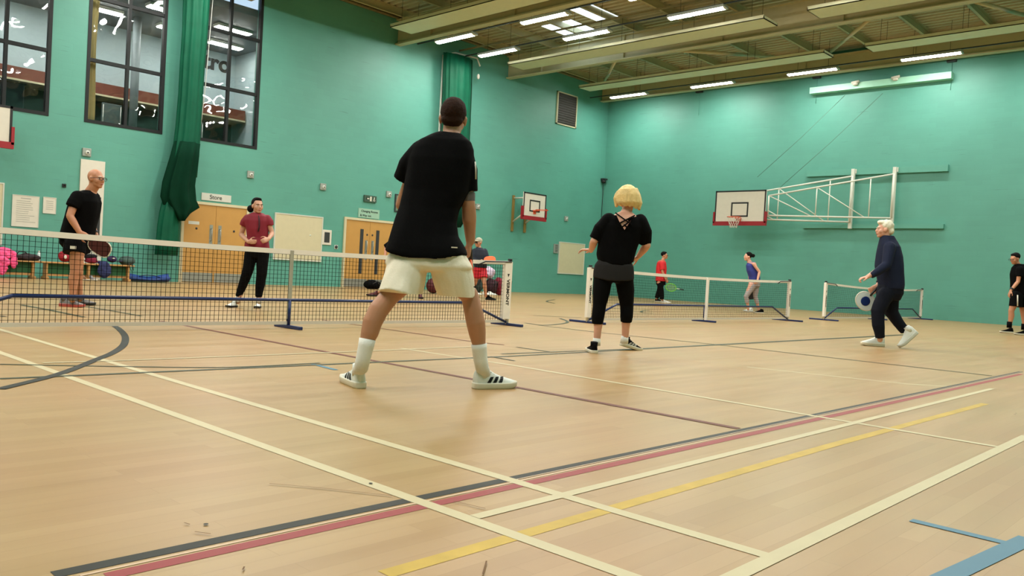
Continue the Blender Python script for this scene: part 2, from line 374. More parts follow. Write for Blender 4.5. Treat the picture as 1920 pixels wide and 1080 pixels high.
# radiant panels
def panel(x0, x1, y0, y1, label):
    o = empty('radiant_panel', ((x0+x1)/2, (y0+y1)/2, 7.6), label, 'heating panel', 'long radiant heating panels under the roof beams')
    q = MB(); q.box((x0, y0, 7.60), (x1, y1, 7.62)); q.box((x0, y0, 7.6), (x0+.02, y1, 7.68)); q.box((x1-.02, y0, 7.6), (x1, y1, 7.68)); q.box((x0, y0, 7.6), (x1, y0+.015, 7.7)); q.box((x0, y1-.015, 7.6), (x1, y1, 7.7))
    q.build('panel_face', M_panel, o)
    for s in (.2, .5, .8):
        yy = y0+(y1-y0)*s; MB().tube([(x0+.05, yy, 7.66), (x1-.05, yy, 7.66)], .02, 8).build('heating_pipe', M_steel2, o)
    k = int((x1-x0)/2.2)+1
    for i in range(k):
        x = x0+.4+i*(x1-x0-.8)/(k-1)
        for yy in (y0+.1, y1-.1): MB().tube([(x, yy, 7.62), (x, yy, 8.40)], .006, 5).build('hanger_rod', M_dark, o)
for (y0, y1), nm in (((14.77, 15.57), 'nearest row above the tall player'), ((19.70, 20.48), 'middle row, beyond the rooflight'), ((23.48, 24.15), 'furthest row, before the end wall')):
    panel(-19.33, -10.2, y0, y1, 'cream heating panel in the '+nm+', its left panel')
    panel(-9.06, .07, y0, y1, 'cream heating panel in the '+nm+', its right panel')

# ------------------------------------------------------------------ lamps
M_lamp = mat('lamp_diffuser', (255, 250, 240), .4, emit=(255, 252, 244), estr=LAMP_POWER)
def make_lamp():
    o = empty('batten_lamp')
    n = 8; L_ = .80; W = .115
    # curved diffuser: half-pipe bulging downwards
    q = MB(); rs = []
    for x in (-L_, L_): rs.append([(x, W*cos(pi+pi*j/n), .05*sin(pi+pi*j/n)) for j in range(n+1)])
    q.add(rs[0]+rs[1], [(j, j+n+1, j+n+2, j+1) for j in range(n)], 0, True); q.local = True
    q.build('diffuser', M_lamp, o)
    q = MB(); q.box((-L_-.02, -W-.014, .0), (L_+.02, W+.014, .05)); q.box((-L_-.02, -W-.016, -.022), (L_+.02, -W-.008, .05)); q.box((-L_-.02, W+.008, -.022), (L_+.02, W+.016, .05)); q.local = True; q.build('lamp_body', M_grey, o)
    for s in (-1, 1):
        e = MB(); loop = [(s*L_, (W+.015)*cos(pi+pi*j/n), .06*sin(pi+pi*j/n)) for j in range(n+1)]; l2 = [(s*(L_+.03), a, b) for _, a, b in loop]
        e.rings([loop, l2]); e.local = True; e.build('end_cap', M_whiteg, o)
    for x in (-.5, .5): q = MB(); q.tube([(x, 0, .05), (x, 0, .953)], .006, 5); q.local = True; q.build('suspension_rod', M_dark, o)
    return o
LAMPX = [-18.6, -15.05, -11.46, -7.93, -4.4, -.85]
LR = [(25.6, 7.67, 'end-wall row'), (18.52, 7.65, 'second row'), (16.68, 7.65, 'first row'), (9.8, 7.65, ''), (8.0, 7.65, ''), (1.4, 7.65, ''), (-.4, 7.65, '')]
ORD = [k+' from the windowed wall' for k in ('first', 'second', 'third', 'fourth', 'fifth', 'sixth')]
lamp0 = make_lamp(); first = True
for y, z, nm in LR:
    for i, x in enumerate(LAMPX):
        o = lamp0 if first else copy_tree(lamp0); first = False
        o.location = (x, y, z)
        tag(o, ('bright batten lamp in the %s, %s' % ({'end-wall row': 'row by the end wall', 'second row': 'middle lamp row', 'first row': 'nearest visible lamp row'}[nm], ORD[i])) if nm else 'bright white batten lamp hanging over the near courts', 'lamp', 'batten lamps under the roof')
# cable trays between the lamp rows
for y, lab in ((25.6, 'dark cable tray holding the lamps before the end wall'), (18.52, 'dark cable tray above the lamps beyond the first heating panel'), (16.68, 'dark cable tray above the lamps behind the first beam')):
    tag(MB().box((XW+.02, y+.17, 7.80), (2.79, y+.22, 7.83)).build('cable_tray', M_dark), lab, 'cable tray')
# ------------------------------------------------------------------ windows and gallery behind them
M_glass = bpy.data.materials.new('window_glass'); M_glass.use_nodes = True
_nt = M_glass.node_tree; _nt.nodes.clear(); _o = _nt.nodes.new('ShaderNodeOutputMaterial'); _m = _nt.nodes.new('ShaderNodeMixShader')
_t = _nt.nodes.new('ShaderNodeBsdfTransparent'); _t.inputs[0].default_value = (.93, .96, .95, 1); _g = _nt.nodes.new('ShaderNodeBsdfGlossy'); _g.inputs['Roughness'].default_value = .02
_f = _nt.nodes.new('ShaderNodeFresnel'); _f.inputs[0].default_value = 1.5
_a = _nt.nodes.new('ShaderNodeMath'); _a.operation = 'MULTIPLY_ADD'; _a.inputs[1].default_value = 1.2; _a.inputs[2].default_value = .02
_n = _nt.nodes.new('ShaderNodeTexNoise'); _n.inputs['Scale'].default_value = 1.1; _b = _nt.nodes.new('ShaderNodeBump'); _b.inputs['Strength'].default_value = .5; _b.inputs['Distance'].default_value = .05
_tc = _nt.nodes.new('ShaderNodeTexCoord'); _nt.links.new(_tc.outputs['Object'], _n.inputs['Vector']); _nt.links.new(_n.outputs['Fac'], _b.inputs['Height'])
_nt.links.new(_b.outputs[0], _g.inputs['Normal']); _nt.links.new(_f.outputs[0], _a.inputs[0]); _nt.links.new(_a.outputs[0], _m.inputs[0])
_nt.links.new(_t.outputs[0], _m.inputs[1]); _nt.links.new(_g.outputs[0], _m.inputs[2]); _nt.links.new(_m.outputs[0], _o.inputs[0])
M_blind = mat('pale_yellow_curtain', (226, 202, 142), .7)
for i, (a, b) in enumerate(WINS):
    o = empty('window_%d' % (i+1), (XW, (a+b)/2, WZ0)); tag(o, ['tall dark framed window beside the basketball board', 'tall dark framed window above the bald player', 'tall dark framed window partly behind the green curtain'][i], kind='structure')
    q = MB(); t = .075; x0, x1 = XW-.10, XW+.012; e = .002
    q.box((x0, a-e, WZ0-e), (x1, a+t, WZ1+e)); q.box((x0, b-t, WZ0-e), (x1, b+e, WZ1+e)); q.box((x0, a+t, WZ0-e), (x1, b-t, WZ0+t)); q.box((x0, a+t, WZ1-t), (x1, b-t, WZ1+e))
    mc = (a+b)/2+.02; q.box((x0+.01, mc-.035, WZ0+t), (x1-.01, mc+.035, WZ1-t))
    for z in (5.14, 6.60): q.box((x0+.013, a+t, z-.04), (x1-.013, b-t, z+.04))
    q.build('window_frame', M_frame, o)
    MB().box((XW-.065, a+.03, WZ0+.03), (XW-.059, b-.03, WZ1-.03)).build('glass_pane', M_glass, o)
# gathered curtains inside each window, at its left
for i, (a, b) in enumerate(WINS):
    def loop(z, w_, n=40):
        return [(XW-.32-.05*sin(j/n*2*pi)-.02*sin(9*2*pi*j/n+z*.4), a+.16+w_*cos(j/n*2*pi)*(1+.06*sin(11*2*pi*j/n)), z) for j in range(n)]
    q = MB(); q.rings([loop(z, .16+.02*sin(z*2)) for z in [3.72+.22*k for k in range(21)]])
    tag(q.build('window_curtain', M_blind), ['pale yellow gathered curtain inside the leftmost window', 'pale yellow gathered curtain inside the window above the bald player', 'pale yellow gathered curtain inside the window behind the green curtain'][i], 'curtain', 'curtains gathered inside the windows')
GX = XW-5.0
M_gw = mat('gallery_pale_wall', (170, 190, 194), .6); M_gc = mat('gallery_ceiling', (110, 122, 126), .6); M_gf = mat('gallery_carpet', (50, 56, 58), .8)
M_brown = mat('brown_bulkhead', (112, 54, 38), .5); M_cloth = mat('navy_upholstery', (34, 44, 62), .7)
tag(MB().box((GX-.2, 0, 2.9), (GX, 13.8, 7.6)).build('wall_gallery', M_gw), 'pale back wall of the viewing gallery', kind='structure')
tag(MB().box((GX, 0, 7.3), (XW-.3, 13.8, 7.5)).build('ceiling_gallery', M_gc), 'grey ceiling of the viewing gallery', kind='structure')
tag(MB().box((GX, 0, 3.2), (XW-.3, 13.8, 3.35)).build('floor_gallery', M_gf), 'dark carpet of the viewing gallery', kind='structure')
tag(MB().box((GX-.2, -.2, 2.9), (XW-.3, 0, 7.6)).build('wall_gallery_side', M_gw), 'pale end wall of the viewing gallery', kind='structure')
tag(MB().box((GX-.2, 13.8, 2.9), (XW-.3, 14.0, 7.6)).build('wall_gallery_end', M_gw), 'pale end wall of the viewing gallery by the far window', kind='structure')
# brown counter fascia standing out from the gallery wall ; the recess shade below is a flat dark sheet
for (y0, y1, sy) in ((3.0, 13.3, 0),):
    q = MB(); q.box((GX+.032, y0, 5.10), (GX+.9, y1, 5.42)); tag(q.build('bulkhead', M_brown), 'brown fascia band along the gallery wall behind the windows', 'fascia')
    MBs = MB().box((GX+.032, y0, 5.05), (GX+.94, y1, 5.10)); tag(MBs.build('bulkhead_edge', M_cream), 'pale edging strip under the brown gallery fascia', 'edging')
    q = MB().box((GX+.001, y0, 3.35), (GX+.03, y1, 5.05)); tag(q.build('wall_gallery_shade', M_gf), 'dark sheet on the gallery wall standing in for recess shade', kind='structure')
tag(MB().tube([(-24.0, 9.5, 3.35), (-24.0, 9.5, 7.3)], .11, 16).build('trim_column', M_gc), 'grey round column in the gallery', kind='structure')
tag(MB().box((GX, 13.35, 3.35), (GX+1.5, 13.45, 7.3)).build('trim_partition', M_gw), 'pale partition in the gallery', kind='structure')
# gallery lamps
M_gl = mat('gallery_lamp', (255, 252, 246), .4, emit=(255, 250, 244), estr=GALLERY_POWER)
GL = [(-22.6, 5.3), (-24.2, 6.6), (-22.4, 7.6), (-23.9, 8.5), (-22.3, 9.6), (-24.0, 10.6), (-22.5, 11.6), (-24.3, 12.3), (-23.2, 4.0)]
for i, (x, y) in enumerate(GL):
    o = empty('gallery_lamp', (x, y, 7.3), 'white oblong ceiling lamp in the gallery behind the windows', 'ceiling lamp', 'gallery ceiling lamps')
    MB().box((x-.14, y-.5, 7.20), (x+.14, y+.5, 7.23)).build('lamp_panel', M_gl, o); MB().box((x-.17, y-.53, 7.225), (x+.17, y+.53, 7.30)).build('lamp_housing', M_whiteg, o)
# gallery furniture seen against the dark recess sheet: a tall cabinet and chairs
o = empty('cabinet', (-22.8, 6.0, 3.35), 'navy tall cabinet standing in the gallery behind the leftmost window', 'cabinet')
MB().box((-23.2, 5.5, 3.35), (-22.6, 6.35, 4.62)).build('body', M_cloth, o, bevel=.02); MB().box((-23.25, 5.45, 4.62), (-22.55, 6.4, 4.67)).build('top', M_dark, o)
MB().box((-22.61, 5.52, 3.40), (-22.58, 5.915, 4.6)).build('door', M_cloth, o); MB().box((-22.61, 5.935, 3.40), (-22.58, 6.33, 4.6)).build('door', M_cloth, o)
def gchair(x, y, lab):
    o = empty('gallery_chair', (x, y, 3.35), lab, 'chair')
    MB().box((x-.25, y-.25, 3.80), (x+.25, y+.25, 3.86)).build('seat', M_dark, o, bevel=.01)
    MB().box((x-.27, y-.25, 3.95), (x-.23, y+.25, 4.55)).build('backrest', M_gc, o, bevel=.01)
    for sx in (-.22, .22):
        for sy in (-.22, .22): MB().tube([(x+sx, y+sy, 3.35), (x+sx, y+sy, 4.5 if sx < 0 else 3.8)], .014, 6).build('leg', M_alu, o)
gchair(-22.5, 8.45, 'pale backed chair in the gallery, behind the window above the bald player'); gchair(-22.9, 10.9, 'grey chair in the gallery behind the window with lettering')
# lettering on the gallery wall
tl = wl(404, 122, GX+1.6)
tag(text_mesh('wall_lettering', 'tro', .72, (GX+.012, wl(406, 122, GX).y, wl(406, 119, GX).z), (0, 1, 0), UP, M_dark, None, .01, bold=.02), 'dark lettering tro on the pale gallery wall', 'lettering')

# ------------------------------------------------------------------ double doors, boards and fittings on the left wall
def wallbox(q, y0, y1, z0, z1, d0, d1, mi=0): return q.box((XW+d0+.001, y0, z0), (XW+d1, y1, z1), mi)
def door(nm, y0, y1, label, vision):
    o = empty(nm, (XW, (y0+y1)/2, 0)); tag(o, label, kind='structure')
    q = MB(); f = .07; H_ = 2.10
    wallbox(q, y0, y0+f, 0, H_, 0, .05); wallbox(q, y1-f, y1, 0, H_, 0, .05); wallbox(q, y0+f, y1-f, H_-f, H_, 0, .05); q.build('door_frame', M_cream, o)
    mid = (y0+y1)/2
    for s, (a, b) in ((-1, (y0+f, mid-.004)), (1, (mid+.004, y1-f))):
        lf = MB(); wallbox(lf, a, b, .01, H_-f, .0, .025); L_ = lf.build('door_leaf', M_door, o)
        k = MB(); wallbox(k, a+.02, b-.02, .02, .26, .025, .029); k.build('kick_plate', M_alu, L_)
        hy = mid+s*.12
        p = MB(); wallbox(p, hy-.045, hy+.045, 1.02 if not vision else .85, 1.52 if not vision else 1.45, .025, .03); P_ = p.build('pull_plate', M_alu, L_)
        h = MB().tube([(XW+.03, hy, 1.1), (XW+.075, hy, 1.1), (XW+.075, hy, 1.42), (XW+.03, hy, 1.42)], .011, 8); h.build('pull_handle', M_alu, L_)
        if vision:
            g = MB(); wallbox(g, mid+s*.30-.06, mid+s*.30+.06, .42, 1.78, .024, .031); g.build('vision_panel', M_dark, L_)
        MB().ell((XW+.03, mid+s*(.52 if not vision else .1), 1.40 if not vision else 1.62), .012, .03, .03).build('lock', M_dark, L_)
    return o
d1 = door('door_1', 9.47, 11.33, 'oak double door marked Store, beside the green curtain', False)
sg = MB(); wallbox(sg, 9.66, 9.95, 1.50, 1.58, .026, .028); sg.build('door_notice', M_greyl, d1)
d2 = door('door_2', 14.43, 16.35, 'oak double door with two dark glass slots', True)
# narrow white door frame with dark glazing behind the bald player
o = empty('door_3', (XW, 7.3, 0)); tag(o, 'narrow white door panel with dark glazing behind the bald player', kind='structure')
q = MB(); wallbox(q, 7.02, 7.56, 0, 2.80, 0, .04); q.build('door_panel', M_white, o)
q = MB(); wallbox(q, 7.08, 7.50, .95, 1.95, .04, .046); q.build('door_glass', M_dark, o)
q = MB(); wallbox(q, 7.1, 7.48, .62, .84, .04, .046); q.build('door_sign', M_greyl, o)
# signs
o = empty('store_sign', (XW, 10.38, 2.24), 'pale grey sign reading Store above the left double door', 'sign')
q = MB(); wallbox(q, 9.98, 10.80, 2.15, 2.34, .0, .02); q.build('sign_board', M_greyl, o)
text_mesh('lettering', 'Store', .155, (XW+.024, 10.37, 2.245), (0, 1, 0), UP, M_black, o, bold=0)
o = empty('changing_room_sign', (XW, 15.2, 2.3), 'pale sign reading Changing Rooms and Way out above the far double door', 'sign')
q = MB(); wallbox(q, 14.93, 15.72, 2.13, 2.41, 0, .02); q.build('sign_board', mat('sign_pale_green', (150, 190, 168), .5), o)
text_mesh('lettering', 'Changing Rooms', .092, (XW+.024, 15.34, 2.33), (0, 1, 0), UP, M_black, o, bold=0)
text_mesh('lettering', '& Way out', .092, (XW+.024, 15.20, 2.20), (0, 1, 0), UP, M_black, o, bold=0)
o = empty('exit_sign', (XW, 15.33, 2.72), 'dark green exit sign above the changing room sign', 'sign')
q = MB(); wallbox(q, 15.10, 15.56, 2.62, 2.82, 0, .05); q.build('sign_case', mat('exit_green_dark', (60, 84, 70), .4), o)
am = MB(); am.add([(XW+.053, 15.16, 2.72), (XW+.053, 15.20, 2.765), (XW+.053, 15.20, 2.675)], [(0, 1, 2), (0, 2, 1)]); am.box((XW+.0515, 15.20, 2.705), (XW+.0545, 15.28, 2.735)); am.build('arrow', M_white, o)
dm = MB(); dm.box((XW+.051, 15.31, 2.65), (XW+.054, 15.37, 2.79)); dm.build('doorway', M_white, o)
pm = MB(); pm.ell((XW+.053, 15.47, 2.765), .004, .016, .016); pm.obox((XW+.053, 15.465, 2.72), Vector((.003, 0, 0)), Vector((0, .012, 0)), Vector((0, .006, .03))); pm.obox((XW+.053, 15.445, 2.675), Vector((.003, 0, 0)), Vector((0, .008, 0)), Vector((0, -.014, .02))); pm.obox((XW+.053, 15.49, 2.675), Vector((.003, 0, 0)), Vector((0, .008, 0)), Vector((0, .012, .02))); pm.build('running_figure', M_white, o)
# notices
def notice(y0, y1, z0, z1, name, lab, lines, title=None):
    o = empty(name, (XW, (y0+y1)/2, (z0+z1)/2), lab, 'notice')
    q = MB(); wallbox(q, y0, y1, z0, z1, 0, .012); q.build('paper', M_white, o)
    q = MB()
    for f0, f1, zz, h in lines: wallbox(q, y0+(y1-y0)*f0, y0+(y1-y0)*f1, z0+(z1-z0)*zz, z0+(z1-z0)*(zz+h), .012, .014)
    q.build('print', mat('print_grey', (176, 176, 166), .6), o)
    q = MB(); e = .012
    wallbox(q, y0-e, y0, z0-e, z1+e, 0, .018); wallbox(q, y1, y1+e, z0-e, z1+e, 0, .018); wallbox(q, y0, y1, z0-e, z0, 0, .018); wallbox(q, y0, y1, z1, z1+e, 0, .018); q.build('edge_frame', M_greyl, o)
    if title: text_mesh('title', title, (y1-y0)*.13, (XW+.014, (y0+y1)/2, z0+(z1-z0)*.91), (0, 1, 0), UP, M_dark, o, bold=.003)
random.seed(3)
notice(5.66, 6.18, 1.14, 1.82, 'rules_notice', 'large white printed notice left of the bald player', [(.14, .6+.3*random.random(), .82-.068*i, .02) for i in range(11)]+[(.3, .7, .90, .035)])
notice(6.28, 6.53, 1.48, 1.83, 'small_notice', 'small white printed notice just left of the bald player', [(.2, .8, .75-.13*i, .04) for i in range(5)])
def board(y0, y1, z0, z1, lab, m_):
    o = empty('white_board', (XW, (y0+y1)/2, (z0+z1)/2), lab, 'board')
    q = MB(); wallbox(q, y0, y1, z0, z1, 0, .03); q.build('board_face', m_, o)
    q = MB(); e = .03
    wallbox(q, y0-e, y0, z0-e, z1+e, 0, .04); wallbox(q, y1, y1+e, z0-e, z1+e, 0, .04); wallbox(q, y0, y1, z0-e, z0, 0, .04); wallbox(q, y0, y1, z1, z1+e, 0, .04); q.build('board_edge', M_greyl, o)
    return o
bo = board(12.15, 13.66, .74, 1.99, 'large blank cream board between the two oak double doors', M_cream)
MB().ell((XW+.035, 13.28, 1.46), .008, .03, .025).build('dent', M_greyl, bo)
board(24.43, 25.97, .80, 1.98, 'blank cream board on the side wall near the far corner', M_cream)
board(4.55, 5.45, .72, 2.03, 'cream board at the left edge of the picture', M_cream)
o = empty('wall_vent', (XW, 13.85, 1.44), 'white framed grey vent right of the large blank board', 'vent')
q = MB(); wallbox(q, 13.69, 14.01, 1.22, 1.66, 0, .03); q.build('vent_frame', M_white, o, bevel=.01)
q = MB(); wallbox(q, 13.76, 13.94, 1.29, 1.59, .03, .034); q.build('vent_grille', M_dark, o)
o = empty('door_release', (XW, 14.2, 1.18), 'small round dark knob under the vent, left of the far double door', 'switch')
MB().ell((XW+.02, 14.2, 1.18), .02, .05, .05).build('knob', M_dark, o); MB().box((XW, 14.14, 1.12), (XW+.012, 14.26, 1.24)).build('plate', M_greyl, o)
o = empty('wall_socket', (XW, 24.27, 1.72), 'grey slotted box beside the far blank board', 'socket box')
q = MB(); wallbox(q, 24.10, 24.34, 1.55, 1.90, 0, .05); q.build('box', M_grey, o); q = MB(); [wallbox(q, 24.14, 24.30, 1.60+.05*i, 1.62+.05*i, .05, .054) for i in range(6)]; q.build('slot', M_dark, o)
# six sounder boxes
def sounder(y, z, lab):
    o = empty('sounder_box', (XW, y, z), lab, 'sounder', 'square sounder boxes along the side wall')
    q = MB(); wallbox(q, y-.095, y+.095, z-.095, z+.095, 0, .05); q.build('case', M_grey, o, bevel=.008)
    MB().ell((XW+.055, y+.01, z-.01), .03, .055, .055).build('dome', M_greyl, o); MB().ell((XW+.085, y+.01, z-.01), .008, .02, .02).build('lens', M_dark, o)
for y, z, lab in ((7.14, 2.97, 'above the bald player'), (11.32, 2.97, 'above the woman in maroon'), (13.63, 2.90, 'above the large blank board'), (16.04, 2.94, 'right of the exit sign'), (19.93, 2.93, 'right of the tall player'), (24.74, 2.92, 'above the far blank board')):
    sounder(y, z, 'small grey square sounder box on the side wall '+lab)
o = empty('wall_hook', (XW, 6.69, 2.14), 'small black hook on the wall left of the bald player', 'hook'); MB().box((XW, 6.65, 2.10), (XW+.03, 6.73, 2.18)).build('plate', M_black, o); MB().tube([(XW+.02, 6.69, 2.16), (XW+.08, 6.69, 2.13), (XW+.08, 6.69, 2.18)], .01, 6).build('prong', M_black, o)
o = empty('notice_frame', (XW, 16.4, 2.7), 'narrow dark framed panel by the left elbow of the tall player', 'panel')
q = MB(); wallbox(q, 16.30, 16.62, 2.42, 2.98, 0, .03); q.build('frame', M_dark, o); q = MB(); wallbox(q, 16.34, 16.58, 2.46, 2.94, .03, .035); q.build('face', mat('grey_green_panel', (104, 132, 112), .5), o)
# louvred opening high on the wall near the corner
o = empty('louvre_vent', (XW, 24.4, 7.1), 'brown square louvre high on the side wall near the corner', 'louvre')
q = MB(); wallbox(q, 23.86, 24.95, 6.50, 7.66, 0, .02); q.build('louvre_back', mat('louvre_brown', (40, 32, 22), .6), o)
q = MB(); e = .04
for a in ((23.80, 23.86, 6.46, 7.70), (24.95, 25.0, 6.46, 7.70), (23.80, 25.0, 6.46, 6.50), (23.80, 25.0, 7.66, 7.70)): wallbox(q, *a, 0, .05)
q.build('louvre_frame', M_cream, o)
q = MB(); [wallbox(q, 23.87, 24.94, 6.55+.09*i, 6.58+.09*i, .02, .045) for i in range(12)]; q.build('blade', mat('louvre_blade', (52, 44, 31), .6), o)
# camera and cable in the corner
o = empty('corner_camera', (XW+.1, 26.9, 4.6), 'small black camera in the hall corner with a cable below', 'camera')
MB().ell((XW+.10, 26.88, 4.62), .10, .10, .09).build('dome', M_black, o); MB().box((XW+.002, 26.8, 4.68), (XW+.2, 27.0, 4.74)).build('bracket', M_dark, o)
MB().tube([(XW+.03, 26.95, 4.6), (XW+.04, 26.96, 4.2), (XW+.02, 26.97, 2.2)], .012, 6).build('cable', M_dark, o)

# ------------------------------------------------------------------ green divider curtains
def bundle(q, pts, mi=0, n=56, folds=9, deep=.09, ph=0, sq=.6):
    """pts: (centre, half width along Y, half depth along X); pleated tube"""
    rs = []
    for i, (c, wy, wx) in enumerate(pts):
        rs.append([(c[0]+wx*cos(2*pi*j/n)*(1+deep*sin(folds*2*pi*j/n+ph)*1.2), c[1]+wy*sin(2*pi*j/n)*(1+deep*sin((folds+2)*2*pi*j/n+ph+.15*i)), c[2]) for j in range(n)])
    q.rings(rs); return q
def ypx(x, y, X0): return wl(x, y, X0)
def span(xl, xr, y, X0):
    a, b = wl(xl, y, X0), wl(xr, y, X0); c = (a+b)/2; return ((X0, c.y, c.z), abs(b.y-a.y)/2)
o = empty('divider_curtain', (XW+.45, 9.4, 2.0), 'dark green divider curtain bundled up beside the Store door', 'curtain')
X0 = XW+.45; rows = [(345, 392, -60), (345, 391, 0), (343, 387, 60), (339, 382, 120), (336, 378, 180), (331, 374, 240), (325, 371, 290), (318, 367, 330)]
pts = [(lambda s: (s[0], s[1], .22))(span(*r_, X0)) for r_ in rows]
c, wy, _ = pts[0]; pts = [((c[0], c[1], 8.1), wy, .2)]+pts[1:]
bundle(MB(), pts).build('curtain_drop', M_curt, o)
rows = [(330, 371, 268), (321, 368, 300), (308, 362, 345), (305, 364, 372), (310, 370, 386), (322, 352, 400), (330, 340, 414)]
pts = [(lambda s: (s[0], s[1]+.01, .30))(span(*r_, X0)) for r_ in rows]
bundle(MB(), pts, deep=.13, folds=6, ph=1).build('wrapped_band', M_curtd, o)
rows = [(306, 345, 375), (300, 336, 400), (296, 335, 425), (293, 334, 455), (291, 331, 478)]
pts = [(lambda s: (s[0], s[1], .2))(span(*r_, X0-.06)) for r_ in rows]
bundle(MB(), pts, deep=.08, folds=7, ph=2).build('hanging_tail', M_curt, o)
MB().tube([(XW+.25, 9.95, 8.2), (XW+.2, 9.85, 5.0), (XW+.1, 9.7, 2.3)], .012, 6).build('pull_cord', M_greyl, o)
o = empty('divider_curtain', (XW+.35, 18.7, 2.0), 'green divider curtain hanging behind the tall player, under its rail', 'curtain')
X0 = XW+.35; rows = [(834, 884, 106), (833, 883, 140), (832, 882, 180), (831, 880, 230), (829, 877, 300), (828, 874, 370)]
pts = [(lambda s: (s[0], s[1], .2))(span(*r_, X0)) for r_ in rows]
bundle(MB(), pts, folds=12).build('curtain_drop', M_curt, o)
rows = [(826, 876, 380), (822, 872, 405), (828, 860, 425)]
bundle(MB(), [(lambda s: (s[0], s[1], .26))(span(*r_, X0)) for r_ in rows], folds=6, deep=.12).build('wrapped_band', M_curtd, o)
z = pts[0][0][2]
MB().tube([(XW+.1, 18.05, 4.0), (XW+.1, 18.02, z+.05), (XW+.25, 18.3, z+.12), (XW+.35, 19.2, z+.14), (XW+.35, 19.35, z-.1)], .03, 8).build('rail', M_greyl, o)
MB().tube([(XW+.05, 17.95, 2.2), (XW+.05, 17.95, z)], .035, 8).build('guide_pole', M_greyl, o)
MB().ell((XW+.35, 19.3, 7.25), .05, .05, .09).build('cord_weight', M_white, o)
tag(MB().box((XW+.0, 18.68, 8.0), (2.79, 18.72, 8.05)).build('curtain_track', M_steel2), 'thin tan curtain track crossing the hall above the green curtain', 'curtain track')

# ------------------------------------------------------------------ basketball boards
def backboard(o, c, ax, up, nrm, w_, h_, tgt, rim=.17, net=True):
    """c centre; ax across, nrm towards the court"""
    q = MB(); q.obox(c, ax*(w_/2), up*(h_/2), nrm*.02); q.build('board', M_white, o)
    e = .05; q = MB(); f = c+nrm*.0215
    for s in (-1, 1): q.obox(f+ax*(s*(w_/2-e/2)), ax*(e/2), up*(h_/2), nrm*.004); q.obox(f+up*(s*(h_/2-e/2)), ax*(w_/2), up*(e/2), nrm*.004)
    tw, th, tz = tgt
    for s in (-1, 1): q.obox(f+up*tz+ax*(s*tw/2), ax*.025, up*(th/2+.025), nrm*.005); q.obox(f+up*(tz+s*th/2), ax*(tw/2), up*.025, nrm*.005)
    q.build('board_markings', M_black, o)
    q = MB(); q.obox(c-up*(h_/2+.02), ax*(w_/2+.04), up*.07, nrm*.05)
    for s in (-1, 1): q.obox(c+ax*(s*(w_/2+.015))-up*(h_/2-.19), ax*.03, up*.19, nrm*.05)
    q.build('edge_padding', M_red, o)
    # ring
    rc = c-up*(h_/2-rim)+nrm*(.15+.225); q = MB(); q.torus(rc, .225, .012, ax, nrm); q.obox(rc-nrm*.30-up*.02, ax*.09, up*.015, nrm*.075); q.obox(rc-nrm*.35-up*.07, ax*.07, up*.07, nrm*.012)
    q.build('ring', M_orange, o)
    q = MB(); n = 12
    for j in (range(n) if net else ()):
        for d in (-1, 1):
            ps = []
            for k in range(5):
                a = 2*pi*(j+d*k*.5)/n; R_ = .22-.028*k; ps.append(rc+ax*(R_*cos(a))+nrm*(R_*sin(a))-up*(.09*k))
            q.tube(ps, .0045, 4, cap=False)
    if net: q.build('hoop_net', M_white, o)
# wall-mounted practice basket by the far board
o = empty('practice_basket', (XW, 20.9, 3.1), 'small basketball board on wooden brackets left of the far corner', 'basketball hoop')
bx0 = XW+.75; a, b = wl(982, 359, bx0), wl(1024, 366, bx0); lo = wl(981, 406, bx0)
zt = (a.z+b.z)/2; hh = zt-lo.z; c = Vector((bx0, (a.y+b.y)/2, zt-hh/2)); wd = b.y-a.y
backboard(o, c, Vector((0, 1, 0)), UP, Vector((1, 0, 0)), wd, hh, (wd*.42, hh*.42, -.02), rim=hh*.31, net=False)
for s in (-1, 1):
    y = c.y+s*wd*.28
    MB().box((XW+.002, y-.05, c.z-.95), (XW+.05, y+.05, c.z+.35)).build('wall_batten', mat('batten_wood', (136, 112, 54), .6), o)
    MB().tube([(XW+.05, y, c.z+.25), (bx0-.02, y, c.z+.25)], .03, 6).build('bracket_arm', M_white, o)
    MB().tube([(XW+.05, y, c.z-.6), (bx0-.02, y, c.z-.2)], .03, 6).build('bracket_arm', M_white, o)
# board at the left edge
o = empty('side_basket', (XW, 4.9, 3.2), 'large basketball board with red padding at the left edge', 'basketball hoop')
bx0 = XW+.6; b = wl(24, 200, bx0); lo = wl(24, 272, bx0); hh = b.z-lo.z; wd = 1.5; c = Vector((bx0, b.y-wd/2, b.z-hh/2))
backboard(o, c, Vector((0, 1, 0)), UP, Vector((1, 0, 0)), wd, hh, (.59, .45, -.05))
for s in (-1, 1): MB().tube([(XW+.002, c.y+s*.5, c.z+.2), (bx0, c.y+s*.5, c.z+.2)], .03, 6).build('bracket_arm', M_white, o); MB().tube([(XW+.002, c.y+s*.5, c.z-.3), (bx0, c.y+s*.5, c.z-.3)], .03, 6).build('bracket_arm', M_white, o)

